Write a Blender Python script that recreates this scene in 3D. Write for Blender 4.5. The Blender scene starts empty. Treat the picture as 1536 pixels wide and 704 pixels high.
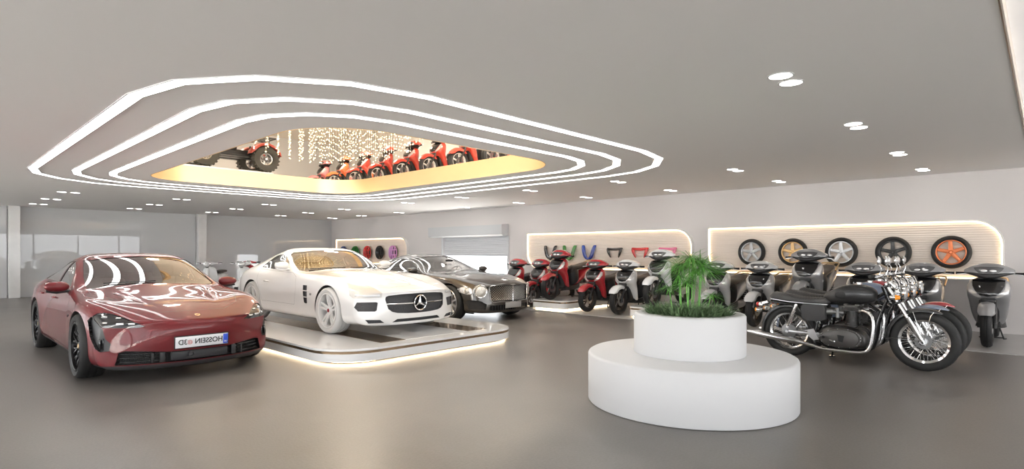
import bpy, bmesh, math, random
from mathutils import Vector, Matrix
from mathutils.bvhtree import BVHTree
from mathutils.interpolate import poly_3d_calc
PI = math.pi
V = Vector
S = bpy.context.scene
COL = S.collection
TS = bpy.data.scenes.new('workbench')      # scratch scene for shaping meshes, removed at the end
random.seed(7)

# ---------------------------------------------------------------- camera, world, exposure
CAM_H = 1.38
cam_d = bpy.data.cameras.new('camera')
cam = bpy.data.objects.new('camera', cam_d); COL.objects.link(cam)
cam_d.sensor_width = 36.0
cam_d.lens = 850.0 / 1536.0 * 36.0
cam_d.shift_y = 27.0 / 1536.0
cam_d.clip_start = 0.05
cam.location = (0, 0, CAM_H)
cam.rotation_euler = (PI / 2, 0, -math.atan2(0.7265, 0.6874))
S.camera = cam

w = bpy.data.worlds.new('outside_daylight'); S.world = w; w.use_nodes = True
bg = w.node_tree.nodes['Background']
bg.inputs[0].default_value = (0.95, 0.975, 1.0, 1); bg.inputs[1].default_value = 5.0
S.view_settings.view_transform = 'Standard'; S.view_settings.look = 'None'
S.view_settings.gamma = 1.0; S.view_settings.use_curve_mapping = False
S.view_settings.exposure = 0.72
S.cycles.use_denoising = True
S.cycles.max_bounces = 8; S.cycles.diffuse_bounces = 4; S.cycles.glossy_bounces = 4
S.cycles.transmission_bounces = 4; S.cycles.transparent_max_bounces = 10
S.cycles.caustics_reflective = False; S.cycles.caustics_refractive = False
S.cycles.sample_clamp_indirect = 6.0

RING_E = 5.0      # ceiling ring strength
DOWN_E = 11.0     # recessed downlight discs
EDGE_E = 6.0      # warm LED edges
UP_E = 200.0       # upper floor lamps

sun_l = bpy.data.lights.new('sun', 'SUN'); sun_l.energy = 85.0; sun_l.angle = math.radians(.6); sun_l.color = (1, .96, .9)
sun = bpy.data.objects.new('sun', sun_l); COL.objects.link(sun); sun.rotation_euler = (math.radians(-30), math.radians(4), 0)

def portal(loc, rot, sx, sy):
    l = bpy.data.lights.new('daylight_portal', 'AREA'); l.shape = 'RECTANGLE'; l.size = sx; l.size_y = sy
    l.cycles.is_portal = True
    o = bpy.data.objects.new('daylight_portal', l); COL.objects.link(o); o.location = loc; o.rotation_euler = rot
portal((3.3, -7.9, 1.4), (-PI / 2, 0, 0), 18.4, 2.7)
portal((-6.2, 7.6, 1.4), (0, -PI / 2, 0), 2.7, 30.4)
portal((12.95, 13.7, 0.65), (0, PI / 2, 0), 1.3, 3.1)

# ---------------------------------------------------------------- materials
MATS = {}
def mat(name, col=(.8, .8, .8), rough=.5, metal=0., coat=0., emis=None, estr=0., trans=0., ior=1.45, spec=.5, bump=None, alpha=1., coatr=.03, coatior=1.5, var=None, sheen=0.):
    if name in MATS: return MATS[name]
    m = bpy.data.materials.new(name); m.use_nodes = True
    nt = m.node_tree; b = nt.nodes['Principled BSDF']
    b.inputs['Base Color'].default_value = (*col, 1)
    b.inputs['Roughness'].default_value = rough; b.inputs['Metallic'].default_value = metal
    b.inputs['Coat Weight'].default_value = coat; b.inputs['Coat Roughness'].default_value = coatr; b.inputs['Coat IOR'].default_value = coatior
    b.inputs['Transmission Weight'].default_value = trans; b.inputs['IOR'].default_value = ior
    b.inputs['Specular IOR Level'].default_value = spec; b.inputs['Alpha'].default_value = alpha
    b.inputs['Sheen Weight'].default_value = sheen
    if emis:
        b.inputs['Emission Color'].default_value = (*emis, 1); b.inputs['Emission Strength'].default_value = estr
    if var or bump:
        tc = nt.nodes.new('ShaderNodeTexCoord')
    if var:      # (scale, amount): soft colour variation
        n = nt.nodes.new('ShaderNodeTexNoise'); n.inputs['Scale'].default_value = var[0]; n.inputs['Detail'].default_value = 6
        nt.links.new(tc.outputs['Object'], n.inputs['Vector'])
        r = nt.nodes.new('ShaderNodeMapRange'); r.inputs['From Min'].default_value = .3; r.inputs['From Max'].default_value = .7
        r.inputs['To Min'].default_value = 1 - var[1]; r.inputs['To Max'].default_value = 1 + var[1]
        nt.links.new(n.outputs['Fac'], r.inputs['Value'])
        mx = nt.nodes.new('ShaderNodeVectorMath'); mx.operation = 'SCALE'; mx.inputs[0].default_value = col
        nt.links.new(r.outputs['Result'], mx.inputs['Scale']); nt.links.new(mx.outputs['Vector'], b.inputs['Base Color'])
    if bump:     # (kind, scale, strength, distance)
        kind, sc, st, di = bump
        if kind == 'noise':
            t = nt.nodes.new('ShaderNodeTexNoise'); t.inputs['Scale'].default_value = sc; t.inputs['Detail'].default_value = 4; out = t.outputs['Fac']
        elif kind == 'voronoi':
            t = nt.nodes.new('ShaderNodeTexVoronoi'); t.inputs['Scale'].default_value = sc; out = t.outputs['Distance']
        else:
            t = nt.nodes.new('ShaderNodeTexWave'); t.inputs['Scale'].default_value = sc; t.bands_direction = kind; out = t.outputs['Fac']
        nt.links.new(tc.outputs['Object'], t.inputs['Vector'])
        bp = nt.nodes.new('ShaderNodeBump'); bp.inputs['Strength'].default_value = st; bp.inputs['Distance'].default_value = di
        nt.links.new(out, bp.inputs['Height']); nt.links.new(bp.outputs['Normal'], b.inputs['Normal'])
    MATS[name] = m; return m

def emit(name, col, strength):
    if name in MATS: return MATS[name]
    m = bpy.data.materials.new(name); m.use_nodes = True; nt = m.node_tree; nt.nodes.clear()
    e = nt.nodes.new('ShaderNodeEmission'); e.inputs[0].default_value = (*col, 1); e.inputs[1].default_value = strength
    o = nt.nodes.new('ShaderNodeOutputMaterial'); nt.links.new(e.outputs[0], o.inputs[0]); MATS[name] = m; return m

def glass_mat(name, tint, refl=.12, rough=0.0, rmax=.85, haze=0., hcol=(.5, .5, .5)):
    """thin pane: tinted transparency with a fresnel mirror on top"""
    m = bpy.data.materials.new(name); m.use_nodes = True; nt = m.node_tree; nt.nodes.clear()
    t = nt.nodes.new('ShaderNodeBsdfTransparent'); t.inputs[0].default_value = (*tint, 1)
    g = nt.nodes.new('ShaderNodeBsdfGlossy'); g.inputs['Roughness'].default_value = rough; g.inputs[0].default_value = (1, 1, 1, 1)
    f = nt.nodes.new('ShaderNodeLayerWeight'); f.inputs['Blend'].default_value = .35
    r = nt.nodes.new('ShaderNodeMapRange'); r.inputs['To Min'].default_value = refl; r.inputs['To Max'].default_value = rmax
    mx = nt.nodes.new('ShaderNodeMixShader'); o = nt.nodes.new('ShaderNodeOutputMaterial')
    nt.links.new(f.outputs['Facing'], r.inputs['Value']); nt.links.new(r.outputs['Result'], mx.inputs[0])
    src = t.outputs[0]
    if haze:      # grey film on the pane
        d = nt.nodes.new('ShaderNodeBsdfDiffuse'); d.inputs[0].default_value = (*hcol, 1)
        tr = nt.nodes.new('ShaderNodeBsdfTranslucent'); tr.inputs[0].default_value = (*hcol, 1)
        m1 = nt.nodes.new('ShaderNodeMixShader'); m1.inputs[0].default_value = .4; nt.links.new(d.outputs[0], m1.inputs[1]); nt.links.new(tr.outputs[0], m1.inputs[2])
        m2 = nt.nodes.new('ShaderNodeMixShader'); m2.inputs[0].default_value = haze; nt.links.new(src, m2.inputs[1]); nt.links.new(m1.outputs[0], m2.inputs[2]); src = m2.outputs[0]
    nt.links.new(src, mx.inputs[1]); nt.links.new(g.outputs[0], mx.inputs[2]); nt.links.new(mx.outputs[0], o.inputs[0])
    MATS[name] = m; return m

CHROME = mat('chrome', (.82, .82, .82), .08, 1.)
SATIN = mat('satin_aluminium', (.55, .55, .56), .28, 1.)
RUBBER = mat('tyre_rubber', (.018, .018, .018), .62)
BLACKP = mat('black_plastic', (.02, .02, .021), .42)
GLOSSK = mat('gloss_black', (.008, .008, .009), .12, coat=.6)
BRAKE = mat('brake_steel', (.4, .4, .4), .35, .9)
AMBER = mat('amber_lens', (.9, .32, .02), .2, coat=.6)
REDLENS = mat('red_lens', (.45, .01, .01), .15, coat=.8)
GOLD = mat('brushed_gold', (.86, .64, .38), .42, .9)
BRONZE = mat('bronze_mirror', (.42, .30, .19), .12, .9)
WHITEL = mat('white_lacquer', (.86, .86, .86), .14, coat=.5)
TINT = glass_mat('tinted_car_glass', (.42, .40, .38), .10)
CLEAR = glass_mat('clear_lens', (.93, .93, .93), .08)
DARKIN = mat('dark_cabin_trim', (.025, .022, .021), .7)
LEATHER = mat('brown_leather', (.07, .04, .03), .55)
TINTF = glass_mat('tinted_shopfront_glass', (.88, .88, .88), .08)
LAMPW = mat('lamp_reflector', (.9, .9, .9), .12, .6)

# ---------------------------------------------------------------- mesh helpers
class B:
    """collects shapes; .out links them as ONE mesh object"""
    def __init__(s): s.bm = bmesh.new()
    def _mi(s, faces, mi):
        for f in faces: f.material_index = mi
    def box(s, c, size, bev=0., rot=None, mi=0, seg=2):
        r = bmesh.ops.create_cube(s.bm, size=1.0)
        M = Matrix.Translation(c) @ (rot.to_4x4() if rot else Matrix()) @ Matrix.Diagonal((*size, 1))
        bmesh.ops.transform(s.bm, matrix=M, verts=r['verts'])
        fs = list({f for v in r['verts'] for f in v.link_faces})
        s._mi(fs, mi)
        if bev > 0:
            es = list({e for v in r['verts'] for e in v.link_edges})
            rr = bmesh.ops.bevel(s.bm, geom=es, offset=bev, segments=seg, affect='EDGES', profile=.5)
            s._mi(rr['faces'], mi)
        return s
    def rings(s, rings, closed=True, cap=True, mi=0, loop=False):
        vs = [[s.bm.verts.new(p) for p in r] for r in rings]
        n = len(vs[0]); fs = []
        m = len(vs)
        for i in range(m if loop else m - 1):
            a, b = vs[i], vs[(i + 1) % m]
            for j in range(n if closed else n - 1):
                k = (j + 1) % n
                try: fs.append(s.bm.faces.new((a[j], a[k], b[k], b[j])))
                except ValueError: pass
        if cap and not loop and closed and n > 2:
            for r in (vs[0][::-1], vs[-1]):
                try: fs.append(s.bm.faces.new(r))
                except ValueError: pass
        s._mi(fs, mi); return s
    def tube(s, pts, r, n=8, closed=False, cap=True, mi=0, flat=1.0, up=None):
        pts = [V(p) for p in pts]; m = len(pts)
        rs = r if isinstance(r, (list, tuple)) else [r] * m
        T = []
        for i in range(m):
            if closed: t = pts[(i + 1) % m] - pts[i - 1]
            else: t = pts[min(i + 1, m - 1)] - pts[max(i - 1, 0)]
            T.append(t.normalized())
        u = up or V((0, 0, 1))
        if abs(T[0].dot(u)) > .95: u = V((0, 1, 0)) if abs(T[0].y) < .9 else V((1, 0, 0))
        N = (u - T[0] * u.dot(T[0])).normalized(); rings = []
        for i in range(m):
            N = (N - T[i] * N.dot(T[i])).normalized(); Bn = T[i].cross(N)
            rings.append([pts[i] + (N * math.cos(a) + Bn * math.sin(a) * flat) * rs[i] for a in [2 * PI * k / n for k in range(n)]])
        return s.rings(rings, True, cap, mi, loop=closed)
    def lathe(s, prof, c=(0, 0, 0), axis='y', n=32, mi=0, closed=False, a0=0., a1=2 * PI, cap=False):
        """prof: (radius, along-axis) points"""
        full = abs(a1 - a0 - 2 * PI) < 1e-6
        c = V(c); rings = []
        for k in range(n if full else n + 1):
            a = a0 + (a1 - a0) * k / n; ca, sa = math.cos(a), math.sin(a); ring = []
            for (r, h) in prof:
                if axis == 'y': p = V((r * ca, h, r * sa))
                elif axis == 'z': p = V((r * ca, r * sa, h))
                else: p = V((h, r * ca, r * sa))
                ring.append(c + p)
            rings.append(ring)
        vs = [[s.bm.verts.new(p) for p in r] for r in rings]; m = len(vs); L = len(prof); fs = []
        for i in range(m if full else m - 1):
            a, b = vs[i], vs[(i + 1) % m]
            for j in range(L if closed else L - 1):
                k = (j + 1) % L
                fs.append(s.bm.faces.new((a[j], b[j], b[k], a[k])))
        if cap and full:
            fs.append(s.bm.faces.new([v[0] for v in vs])); fs.append(s.bm.faces.new([v[-1] for v in vs][::-1]))
        s._mi(fs, mi); return s
    def cyl(s, a, b, r, n=16, mi=0, r2=None):
        return s.tube([a, b], [r, r if r2 is None else r2], n=n, mi=mi)
    def ball(s, c, r, mi=0, u=16, v=10):
        sc = r if isinstance(r, (tuple, list)) else (r, r, r)
        rr = bmesh.ops.create_uvsphere(s.bm, u_segments=u, v_segments=v, radius=1)
        bmesh.ops.transform(s.bm, matrix=Matrix.Translation(c) @ Matrix.Diagonal((*sc, 1)), verts=rr['verts'])
        s._mi({f for q in rr['verts'] for f in q.link_faces}, mi); return s
    def prism(s, poly, fn, mi=0, cap=True):
        """poly: 2d list; fn(u, v, t) -> point, t in {0,1}"""
        return s.rings([[V(fn(u, v, t)) for (u, v) in poly] for t in (0, 1)], True, cap, mi)
    def add(s, other):
        me = bpy.data.meshes.new('t'); other.bm.to_mesh(me); s.bm.from_mesh(me); bpy.data.meshes.remove(me); return s
    def xf(s, M): bmesh.ops.transform(s.bm, matrix=M, verts=s.bm.verts[:]); return s
    def mirror_y(s):
        g = bmesh.ops.duplicate(s.bm, geom=s.bm.verts[:] + s.bm.edges[:] + s.bm.faces[:])
        vs = [x for x in g['geom'] if isinstance(x, bmesh.types.BMVert)]
        for q in vs: q.co.y = -q.co.y
        bmesh.ops.reverse_faces(s.bm, faces=[x for x in g['geom'] if isinstance(x, bmesh.types.BMFace)]); return s
    def subd(s, lv=2):
        s.bm = subd(s.bm, lv); return s
    def out(s, name, mats, parent=None, smooth=True, ang=38, recalc=True, label=None):
        bm = s.bm
        if recalc: bmesh.ops.recalc_face_normals(bm, faces=bm.faces[:])
        if smooth:
            c = math.radians(ang)
            for f in bm.faces: f.smooth = True
            for e in bm.edges:
                if len(e.link_faces) == 2 and e.calc_face_angle(0) > c: e.smooth = False
        me = bpy.data.meshes.new(name); bm.to_mesh(me); bm.free()
        for m in (mats if isinstance(mats, (list, tuple)) else [mats]): me.materials.append(m)
        o = bpy.data.objects.new(name, me); COL.objects.link(o)
        if parent: o.parent = parent
        if label: o['label'] = label
        return o

def subd(bm, lv):
    me = bpy.data.meshes.new('t'); bm.to_mesh(me); bm.free()
    o = bpy.data.objects.new('t', me); TS.collection.objects.link(o)
    m = o.modifiers.new('s', 'SUBSURF'); m.levels = lv; m.render_levels = lv
    TS.view_layers[0].update(); dg = TS.view_layers[0].depsgraph
    me2 = bpy.data.meshes.new_from_object(o.evaluated_get(dg))
    nb = bmesh.new(); nb.from_mesh(me2)
    bpy.data.objects.remove(o); bpy.data.meshes.remove(me); bpy.data.meshes.remove(me2)
    return nb

def tag(o, label=None, cat=None, group=None, kind=None):
    if label: o['label'] = label
    if cat: o['category'] = cat
    if group: o['group'] = group
    if kind: o['kind'] = kind
    return o
def thing(name, label, cat, loc=(0, 0, 0), rz=0., group=None):
    o = bpy.data.objects.new(name, None); COL.objects.link(o); o.empty_display_size = .2
    o.location = loc; o.rotation_euler = (0, 0, rz); return tag(o, label, cat, group)
def struct(o): o['kind'] = 'structure'; return o
def kids(o): return [c for c in bpy.data.objects if c.parent is o]
def copy_tree(root, loc, rz, label, group=None, recolor=None):
    """a copy of the thing with copies of its parts and sub-parts; recolor: {part name: material}"""
    r = root.copy(); COL.objects.link(r); r.location = loc; r.rotation_euler = (0, 0, rz); r['label'] = label
    if group: r['group'] = group
    def rec(src, dst):
        for c in KID[src.name]:
            d = c.copy(); COL.objects.link(d); d.parent = dst
            base = c.name.split('.')[0]
            if recolor and base in recolor:
                d.data = c.data.copy(); d.data.materials[0] = recolor[base]
            KID.setdefault(d.name, []); KID.setdefault(dst.name, []).append(d)
            rec(c, d)
    KID.setdefault(root.name, []); rec(root, r); return r
KID = {}
def index_kids():
    KID.clear()
    for o in bpy.data.objects:
        KID.setdefault(o.name, [])
        if o.parent: KID.setdefault(o.parent.name, []).append(o)

def pchip(keys):
    xs = [k[0] for k in keys]; ys = [k[1] for k in keys]; n = len(xs)
    if n == 1: return lambda x: ys[0]
    h = [xs[i + 1] - xs[i] for i in range(n - 1)]; d = [(ys[i + 1] - ys[i]) / h[i] for i in range(n - 1)]
    m = [0.] * n; m[0] = d[0]; m[-1] = d[-1]
    for i in range(1, n - 1):
        if d[i - 1] * d[i] > 0:
            w1 = 2 * h[i] + h[i - 1]; w2 = h[i] + 2 * h[i - 1]; m[i] = (w1 + w2) / (w1 / d[i - 1] + w2 / d[i])
    def f(x):
        if x <= xs[0]: return ys[0]
        if x >= xs[-1]: return ys[-1]
        i = max(j for j in range(n - 1) if xs[j] <= x); t = (x - xs[i]) / h[i]
        return ((2 * t**3 - 3 * t**2 + 1) * ys[i] + (t**3 - 2 * t**2 + t) * h[i] * m[i] + (-2 * t**3 + 3 * t**2) * ys[i + 1] + (t**3 - t**2) * h[i] * m[i + 1])
    return f
def spline(pts, n=6, closed=False):
    """Catmull-Rom through points"""
    P = [V(p) for p in pts]; m = len(P); out = []
    for i in range(m if closed else m - 1):
        if closed: a, b, c, d = P[i - 1], P[i], P[(i + 1) % m], P[(i + 2) % m]
        else: a, b, c, d = P[max(i - 1, 0)], P[i], P[i + 1], P[min(i + 2, m - 1)]
        for k in range(n):
            t = k / n
            out.append(.5 * ((2 * b) + (c - a) * t + (2 * a - 5 * b + 4 * c - d) * t * t + (3 * b - a - 3 * c + d) * t**3))
    if not closed: out.append(P[-1])
    return out
def rrect(x0, x1, y0, y1, r, n=6):
    """rounded rectangle outline, r = one radius or four (x1y1, x0y1, x0y0, x1y0)"""
    r = r if isinstance(r, (list, tuple)) else [r] * 4; out = []
    for q, (cx, cy, a) in enumerate([(x1 - r[0], y1 - r[0], 0), (x0 + r[1], y1 - r[1], PI / 2), (x0 + r[2], y0 + r[2], PI), (x1 - r[3], y0 + r[3], 1.5 * PI)]):
        for k in range(n + 1):
            t = a + PI / 2 * k / n; out.append((cx + r[q] * math.cos(t), cy + r[q] * math.sin(t)))
    return out
def inpoly(p, poly):
    x, y = p; c = False; j = len(poly) - 1
    for i in range(len(poly)):
        xi, yi = poly[i]; xj, yj = poly[j]
        if (yi > y) != (yj > y) and x < (xj - xi) * (y - yi) / (yj - yi) + xi: c = not c
        j = i
    return c
def shrink(poly, d):
    """offset a counter-clockwise or clockwise outline inwards by d"""
    n = len(poly); A = sum(poly[i][0] * poly[(i + 1) % n][1] - poly[(i + 1) % n][0] * poly[i][1] for i in range(n)); sg = 1 if A > 0 else -1; out = []
    for i in range(n):
        p = V(poly[i]); a = (p - V(poly[i - 1])).normalized(); b = (V(poly[(i + 1) % n]) - p).normalized()
        na = V((-a.y, a.x)) * sg; nb = V((-b.y, b.x)) * sg; m = (na + nb)
        m = m.normalized() * (d / max(.35, m.normalized().dot(na))) if m.length > 1e-6 else na * d
        q = p + m; out.append((q.x, q.y))
    return out
def text_mesh(s, size, depth=.002, mirrored=False, font_scale_x=1.):
    cu = bpy.data.curves.new('t', 'FONT'); cu.body = s; cu.size = size; cu.extrude = depth; cu.offset = size * .012; cu.align_x = 'CENTER'; cu.align_y = 'CENTER'
    o = bpy.data.objects.new('t', cu); TS.collection.objects.link(o); TS.view_layers[0].update(); dg = TS.view_layers[0].depsgraph
    me = bpy.data.meshes.new_from_object(o.evaluated_get(dg)); b = B(); b.bm.from_mesh(me)
    bpy.data.objects.remove(o); bpy.data.curves.remove(cu); bpy.data.meshes.remove(me)
    b.xf(Matrix.Diagonal((-font_scale_x if mirrored else font_scale_x, 1, 1, 1)))
    return b
# ---------------------------------------------------------------- cars
class Shell:
    """car body skin: a subdivided cage whose regions are cut out along projected outlines"""
    def __init__(s, spec, lv=3):
        R = {k: pchip(v) for k, v in spec['rows'].items()}
        X = spec['X']; L = X[-1]
        pf, pr = spec['plan_f'], spec['plan_r']     # (amount, exponent, reach)
        def warp(p):
            x, y, z = p; a = abs(y) / .95
            if x < pf[2]: x = x + pf[0] * a**pf[1] * (1 - max(x, 0) / pf[2])
            xr = L - p[0]
            if xr < pr[2]: x = x - pr[0] * a**pr[1] * (1 - max(xr, 0) / pr[2])
            f = max(0, min(1, (z - .72) / .14)) * max(0, math.sin(PI * min(1, max(0, (p[0] - 1.15) / 2.2)))) ** 2
            return V((x + spec.get('sweep', .2) * f * (abs(y) / .8) ** 2, y, z))
        grid = []
        for x in X:
            zb = R['zb'](x)
            sec = [(0, zb), (R['y1'](x), zb)] + [(R['y%d' % k](x), R['z%d' % k](x)) for k in (2, 3, 4, 5, 6, 7)] + [(0, R['z8'](x))]
            grid.append([V((x, y, z)) for y, z in sec])
        bm = bmesh.new(); vid = {}
        def vert(key, p):
            if key not in vid: vid[key] = bm.verts.new(warp(p))
            return vid[key]
        def gv(i, k, sd):
            p = grid[i][k]
            if k in (0, 8): return vert((i, k, 0), p)
            return vert((i, k, sd), (p.x, p.y * sd, p.z))
        for i in range(len(X) - 1):
            for sd in (1, -1):
                for k in range(8):
                    q = [gv(i, k, sd), gv(i + 1, k, sd), gv(i + 1, k + 1, sd), gv(i, k + 1, sd)]
                    bm.faces.new(q if sd > 0 else q[::-1])
        for end, i, bul in (('f', 0, spec['cap_f']), ('r', len(X) - 1, spec['cap_r'])):
            G = grid[i]; sgn = 1 if end == 'f' else -1
            def cp(c, r, sd):
                if c == 2: return gv(i, 2 + r, sd)
                if r == 0: return gv(i, c, sd)
                if r == 4: return gv(i, 8 - c, sd)
                t = (G[2 + r].z - G[2].z) / (G[6].z - G[2].z)
                a = G[c]; b = G[8 - c]
                p = (X[i] + bul[r - 1] * sgn, a.y + (b.y - a.y) * t if c else 0, a.z + (b.z - a.z) * t)
                return vert((end, c, r, sd if c else 0), (p[0], p[1] * (sd if c else 1), p[2]))
            for sd in (1, -1):
                for c in range(2):
                    for r in range(4):
                        q = [cp(c, r, sd), cp(c, r + 1, sd), cp(c + 1, r + 1, sd), cp(c + 1, r, sd)]
                        if sd * sgn < 0: q = q[::-1]
                        try: bm.faces.new(q)
                        except ValueError: pass
        bmesh.ops.recalc_face_normals(bm, faces=bm.faces[:])
        bm.verts.index_update()
        target = [q.co.copy() for q in bm.verts]
        for it in range(1):                          # make the smooth surface pass near the given points
            c = bm.copy(); c = subd(c, 2); c.verts.ensure_lookup_table()
            for q, t in zip(bm.verts, target): q.co += (t - c.verts[q.index].co) * .75
            c.free()
        s.bm = subd(bm, lv)
        for f in s.bm.faces: f.smooth = True
        s.lay = s.bm.faces.layers.int.new('part')
        ref = s.bm.copy(); bmesh.ops.triangulate(ref, faces=ref.faces[:]); ref.normal_update(); ref.verts.ensure_lookup_table(); ref.faces.ensure_lookup_table()
        s.ref = ref; s.bvh = BVHTree.FromBMesh(ref)
    def c2(s, co, proj): return (co.x, co.z) if proj == 'side' else (co.y, co.z) if proj == 'front' else (co.x, co.y)
    def region(s, pid, proj, poly, filt, frm=(0,), mirror=True, inside=True):
        """cut along the outline and mark the faces within it as pid"""
        polys = [poly]
        if mirror and proj == 'front': polys.append([(-a, b) for a, b in poly])
        if mirror and proj == 'top': polys.append([(a, -b) for a, b in poly])
        for pl in polys:
            x0 = min(p[0] for p in pl) - .03; x1 = max(p[0] for p in pl) + .03; y0 = min(p[1] for p in pl) - .03; y1 = max(p[1] for p in pl) + .03
            cand = []
            for f in s.bm.faces:
                if f[s.lay] not in frm: continue
                c = f.calc_center_median()
                if not filt(c, f.normal): continue
                u, w_ = s.c2(c, proj)
                if x0 - .1 < u < x1 + .1 and y0 - .1 < w_ < y1 + .1: cand.append(f)
            n = len(pl)
            for i in range(n):
                a, b = pl[i], pl[(i + 1) % n]
                du, dv = b[0] - a[0], b[1] - a[1]; ln = math.hypot(du, dv)
                if ln < 1e-5: continue
                u0, u1 = min(a[0], b[0]) - .002, max(a[0], b[0]) + .002; v0, v1 = min(a[1], b[1]) - .002, max(a[1], b[1]) + .002
                sub = []; rest = []
                for f in cand:
                    if not f.is_valid: continue
                    cs = [s.c2(q.co, proj) for q in f.verts]
                    if max(c[0] for c in cs) >= u0 and min(c[0] for c in cs) <= u1 and max(c[1] for c in cs) >= v0 and min(c[1] for c in cs) <= v1: sub.append(f)
                    else: rest.append(f)
                if not sub: continue
                if proj == 'side': co = V((a[0], 0, a[1])); no = V((-dv, 0, du))
                elif proj == 'front': co = V((0, a[0], a[1])); no = V((0, -dv, du))
                else: co = V((a[0], a[1], 0)); no = V((-dv, du, 0))
                geom = list({q for f in sub for q in f.verts}) + list({e for f in sub for e in f.edges}) + sub
                r = bmesh.ops.bisect_plane(s.bm, geom=geom, dist=1e-6, plane_co=co, plane_no=no.normalized())
                cand = rest + [g for g in r['geom'] if isinstance(g, bmesh.types.BMFace)]
            for f in cand:
                if not f.is_valid or f[s.lay] not in frm: continue
                c = f.calc_center_median()
                if filt(c, f.normal) and inpoly(s.c2(c, proj), pl): f[s.lay] = pid
    def panel(s, pid, seam_id, proj, poly, filt, gap=.006, frm=(0,), mirror=False):
        """a panel with a dark shut line round it"""
        s.region(seam_id, proj, poly, filt, frm, mirror); s.region(pid, proj, shrink(poly, gap), filt, (seam_id,), mirror)
    def plane(s, co, no, filt):
        fs = [f for f in s.bm.faces if filt(f.calc_center_median(), f.normal)]
        geom = list({q for f in fs for q in f.verts}) + list({e for f in fs for e in f.edges}) + fs
        bmesh.ops.bisect_plane(s.bm, geom=geom, dist=1e-6, plane_co=co, plane_no=no)
    def mark(s, pid, filt, frm=(0,)):
        for f in s.bm.faces:
            if f[s.lay] in frm and filt(f.calc_center_median(), f.normal): f[s.lay] = pid
    def hit(s, y, z, d=(1, 0, 0), x=-2.):
        """point and normal where a ray from the front (or another side) meets the skin"""
        o = V((x, y, z)) if d[0] else (V((y, x, z)) if d[1] else V((y, z, x)))
        p, n, i, _ = s.bvh.ray_cast(o, V(d)); return p, n
    def extract(s, pids, name, mats, parent, off=0., dvec=None, walls=False, mi=None, thick=0., cond=None):
        """copy marked faces into an object: moved along the normal (off) or by dvec; walls join it to the skin"""
        pids = pids if isinstance(pids, (tuple, list)) else (pids,)
        nb = bmesh.new(); vm = {}; wm = {}; nrm = {}
        fs = [f for f in s.bm.faces if f[s.lay] in pids and (cond is None or cond(f.calc_center_median()))]
        if not fs: return None
        fset = set(fs)
        def normal(co):
            p, n, i, d = s.bvh.find_nearest(co); f = s.ref.faces[i]
            ws = poly_3d_calc([q.co for q in f.verts], p)
            r = V((0, 0, 0))
            for q, w_ in zip(f.verts, ws): r += q.normal * w_
            return r.normalized()
        keep = []
        for f in fs:
            vv = []
            for q in f.verts:
                if q not in vm:
                    n = normal(q.co); co = q.co + n * off + (V(dvec) if dvec else V((0, 0, 0)))
                    vm[q] = nb.verts.new(co); nrm[vm[q]] = n
                vv.append(vm[q])
            try: g = nb.faces.new(vv)
            except ValueError: continue
            g.smooth = True; g.material_index = (mi or {}).get(f[s.lay], 0)
        nv = len(nb.verts)
        bnd = [e for e in {e for f in fs for e in f.edges} if sum(1 for f in e.link_faces if f in fset) == 1]
        if walls or thick:
            for e in bnd:
                a, b = e.verts
                for q in (a, b):
                    if q not in wm: wm[q] = (nb.verts.new(q.co if walls else vm[q].co - nrm[vm[q]] * thick), nb.verts.new(vm[q].co))
                g = nb.faces.new((wm[a][0], wm[b][0], wm[b][1], wm[a][1])); g.smooth = False
        nb.verts.index_update()
        me = bpy.data.meshes.new(name); nlist = [None] * len(nb.verts)
        for q in nb.verts: nlist[q.index] = nrm.get(q, V((0, 0, 0)))
        nb.to_mesh(me); nb.free()
        me.normals_split_custom_set_from_vertices([tuple(n) for n in nlist])
        for m in (mats if isinstance(mats, (tuple, list)) else [mats]): me.materials.append(m)
        o = bpy.data.objects.new(name, me); COL.objects.link(o); o.parent = parent
        return o
    def both(s, pids, name, mats, parent, **kw):
        return [s.extract(pids, name, mats, parent, cond=lambda c, q=q: c.y * q > 0, **kw) for q in (1, -1)]
    def arch(s, pid, cx, cz, r, ycut):
        """wheel arch: marks the faces to be removed and returns the dark liner"""
        s.plane(V((0, ycut, 0)), V((0, 1, 0)), lambda c, n: abs(c.x - cx) < r + .15 and c.z < cz + r + .1)
        s.plane(V((0, -ycut, 0)), V((0, 1, 0)), lambda c, n: abs(c.x - cx) < r + .15 and c.z < cz + r + .1)
        circ = [(cx + r * math.cos(a), cz + r * math.sin(a)) for a in [2 * PI * k / 40 for k in range(40)]]
        low = [p for p in circ if p[1] >= cz] + [(cx - r * 1.0, cz - .6), (cx + r * 1.0, cz - .6)]
        s.region(pid, 'side', low, lambda c, n: abs(c.y) > ycut, frm=tuple(range(0, 30)))
    def liner(s, pid, name, m, parent, ycut):
        fs = [f for f in s.bm.faces if f[s.lay] == pid]; fset = set(fs)
        bnd = [e for e in {e for f in fs for e in f.edges} if sum(1 for f in e.link_faces if f in fset) == 1]
        b = B()
        for e in bnd:
            p, q = (v_.co.copy() for v_ in e.verts); sg = 1 if p.y > 0 else -1
            if abs(p.y) < ycut + .01 and abs(q.y) < ycut + .01: continue
            a = [p, q, V((q.x, sg * ycut, q.z)), V((p.x, sg * ycut, p.z))]
            b.bm.faces.new([b.bm.verts.new(c) for c in a])
        xs = [f.calc_center_median().x for f in fs]; cx = (min(xs) + max(xs)) / 2; zt = max(q.co.z for f in fs for q in f.verts)
        for sg in (1, -1):   # inner wall of the well, with the spring and hub hidden behind the wheel
            b.rings([[V((cx + (max(xs) - cx + .02) * math.cos(a), sg * (ycut - t), .15 + max(0, (zt - .15)) * math.sin(a))) for a in [PI * k / 12 for k in range(13)]] for t in (0, .02)])
        return b.out(name, m, parent, smooth=False)

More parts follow.
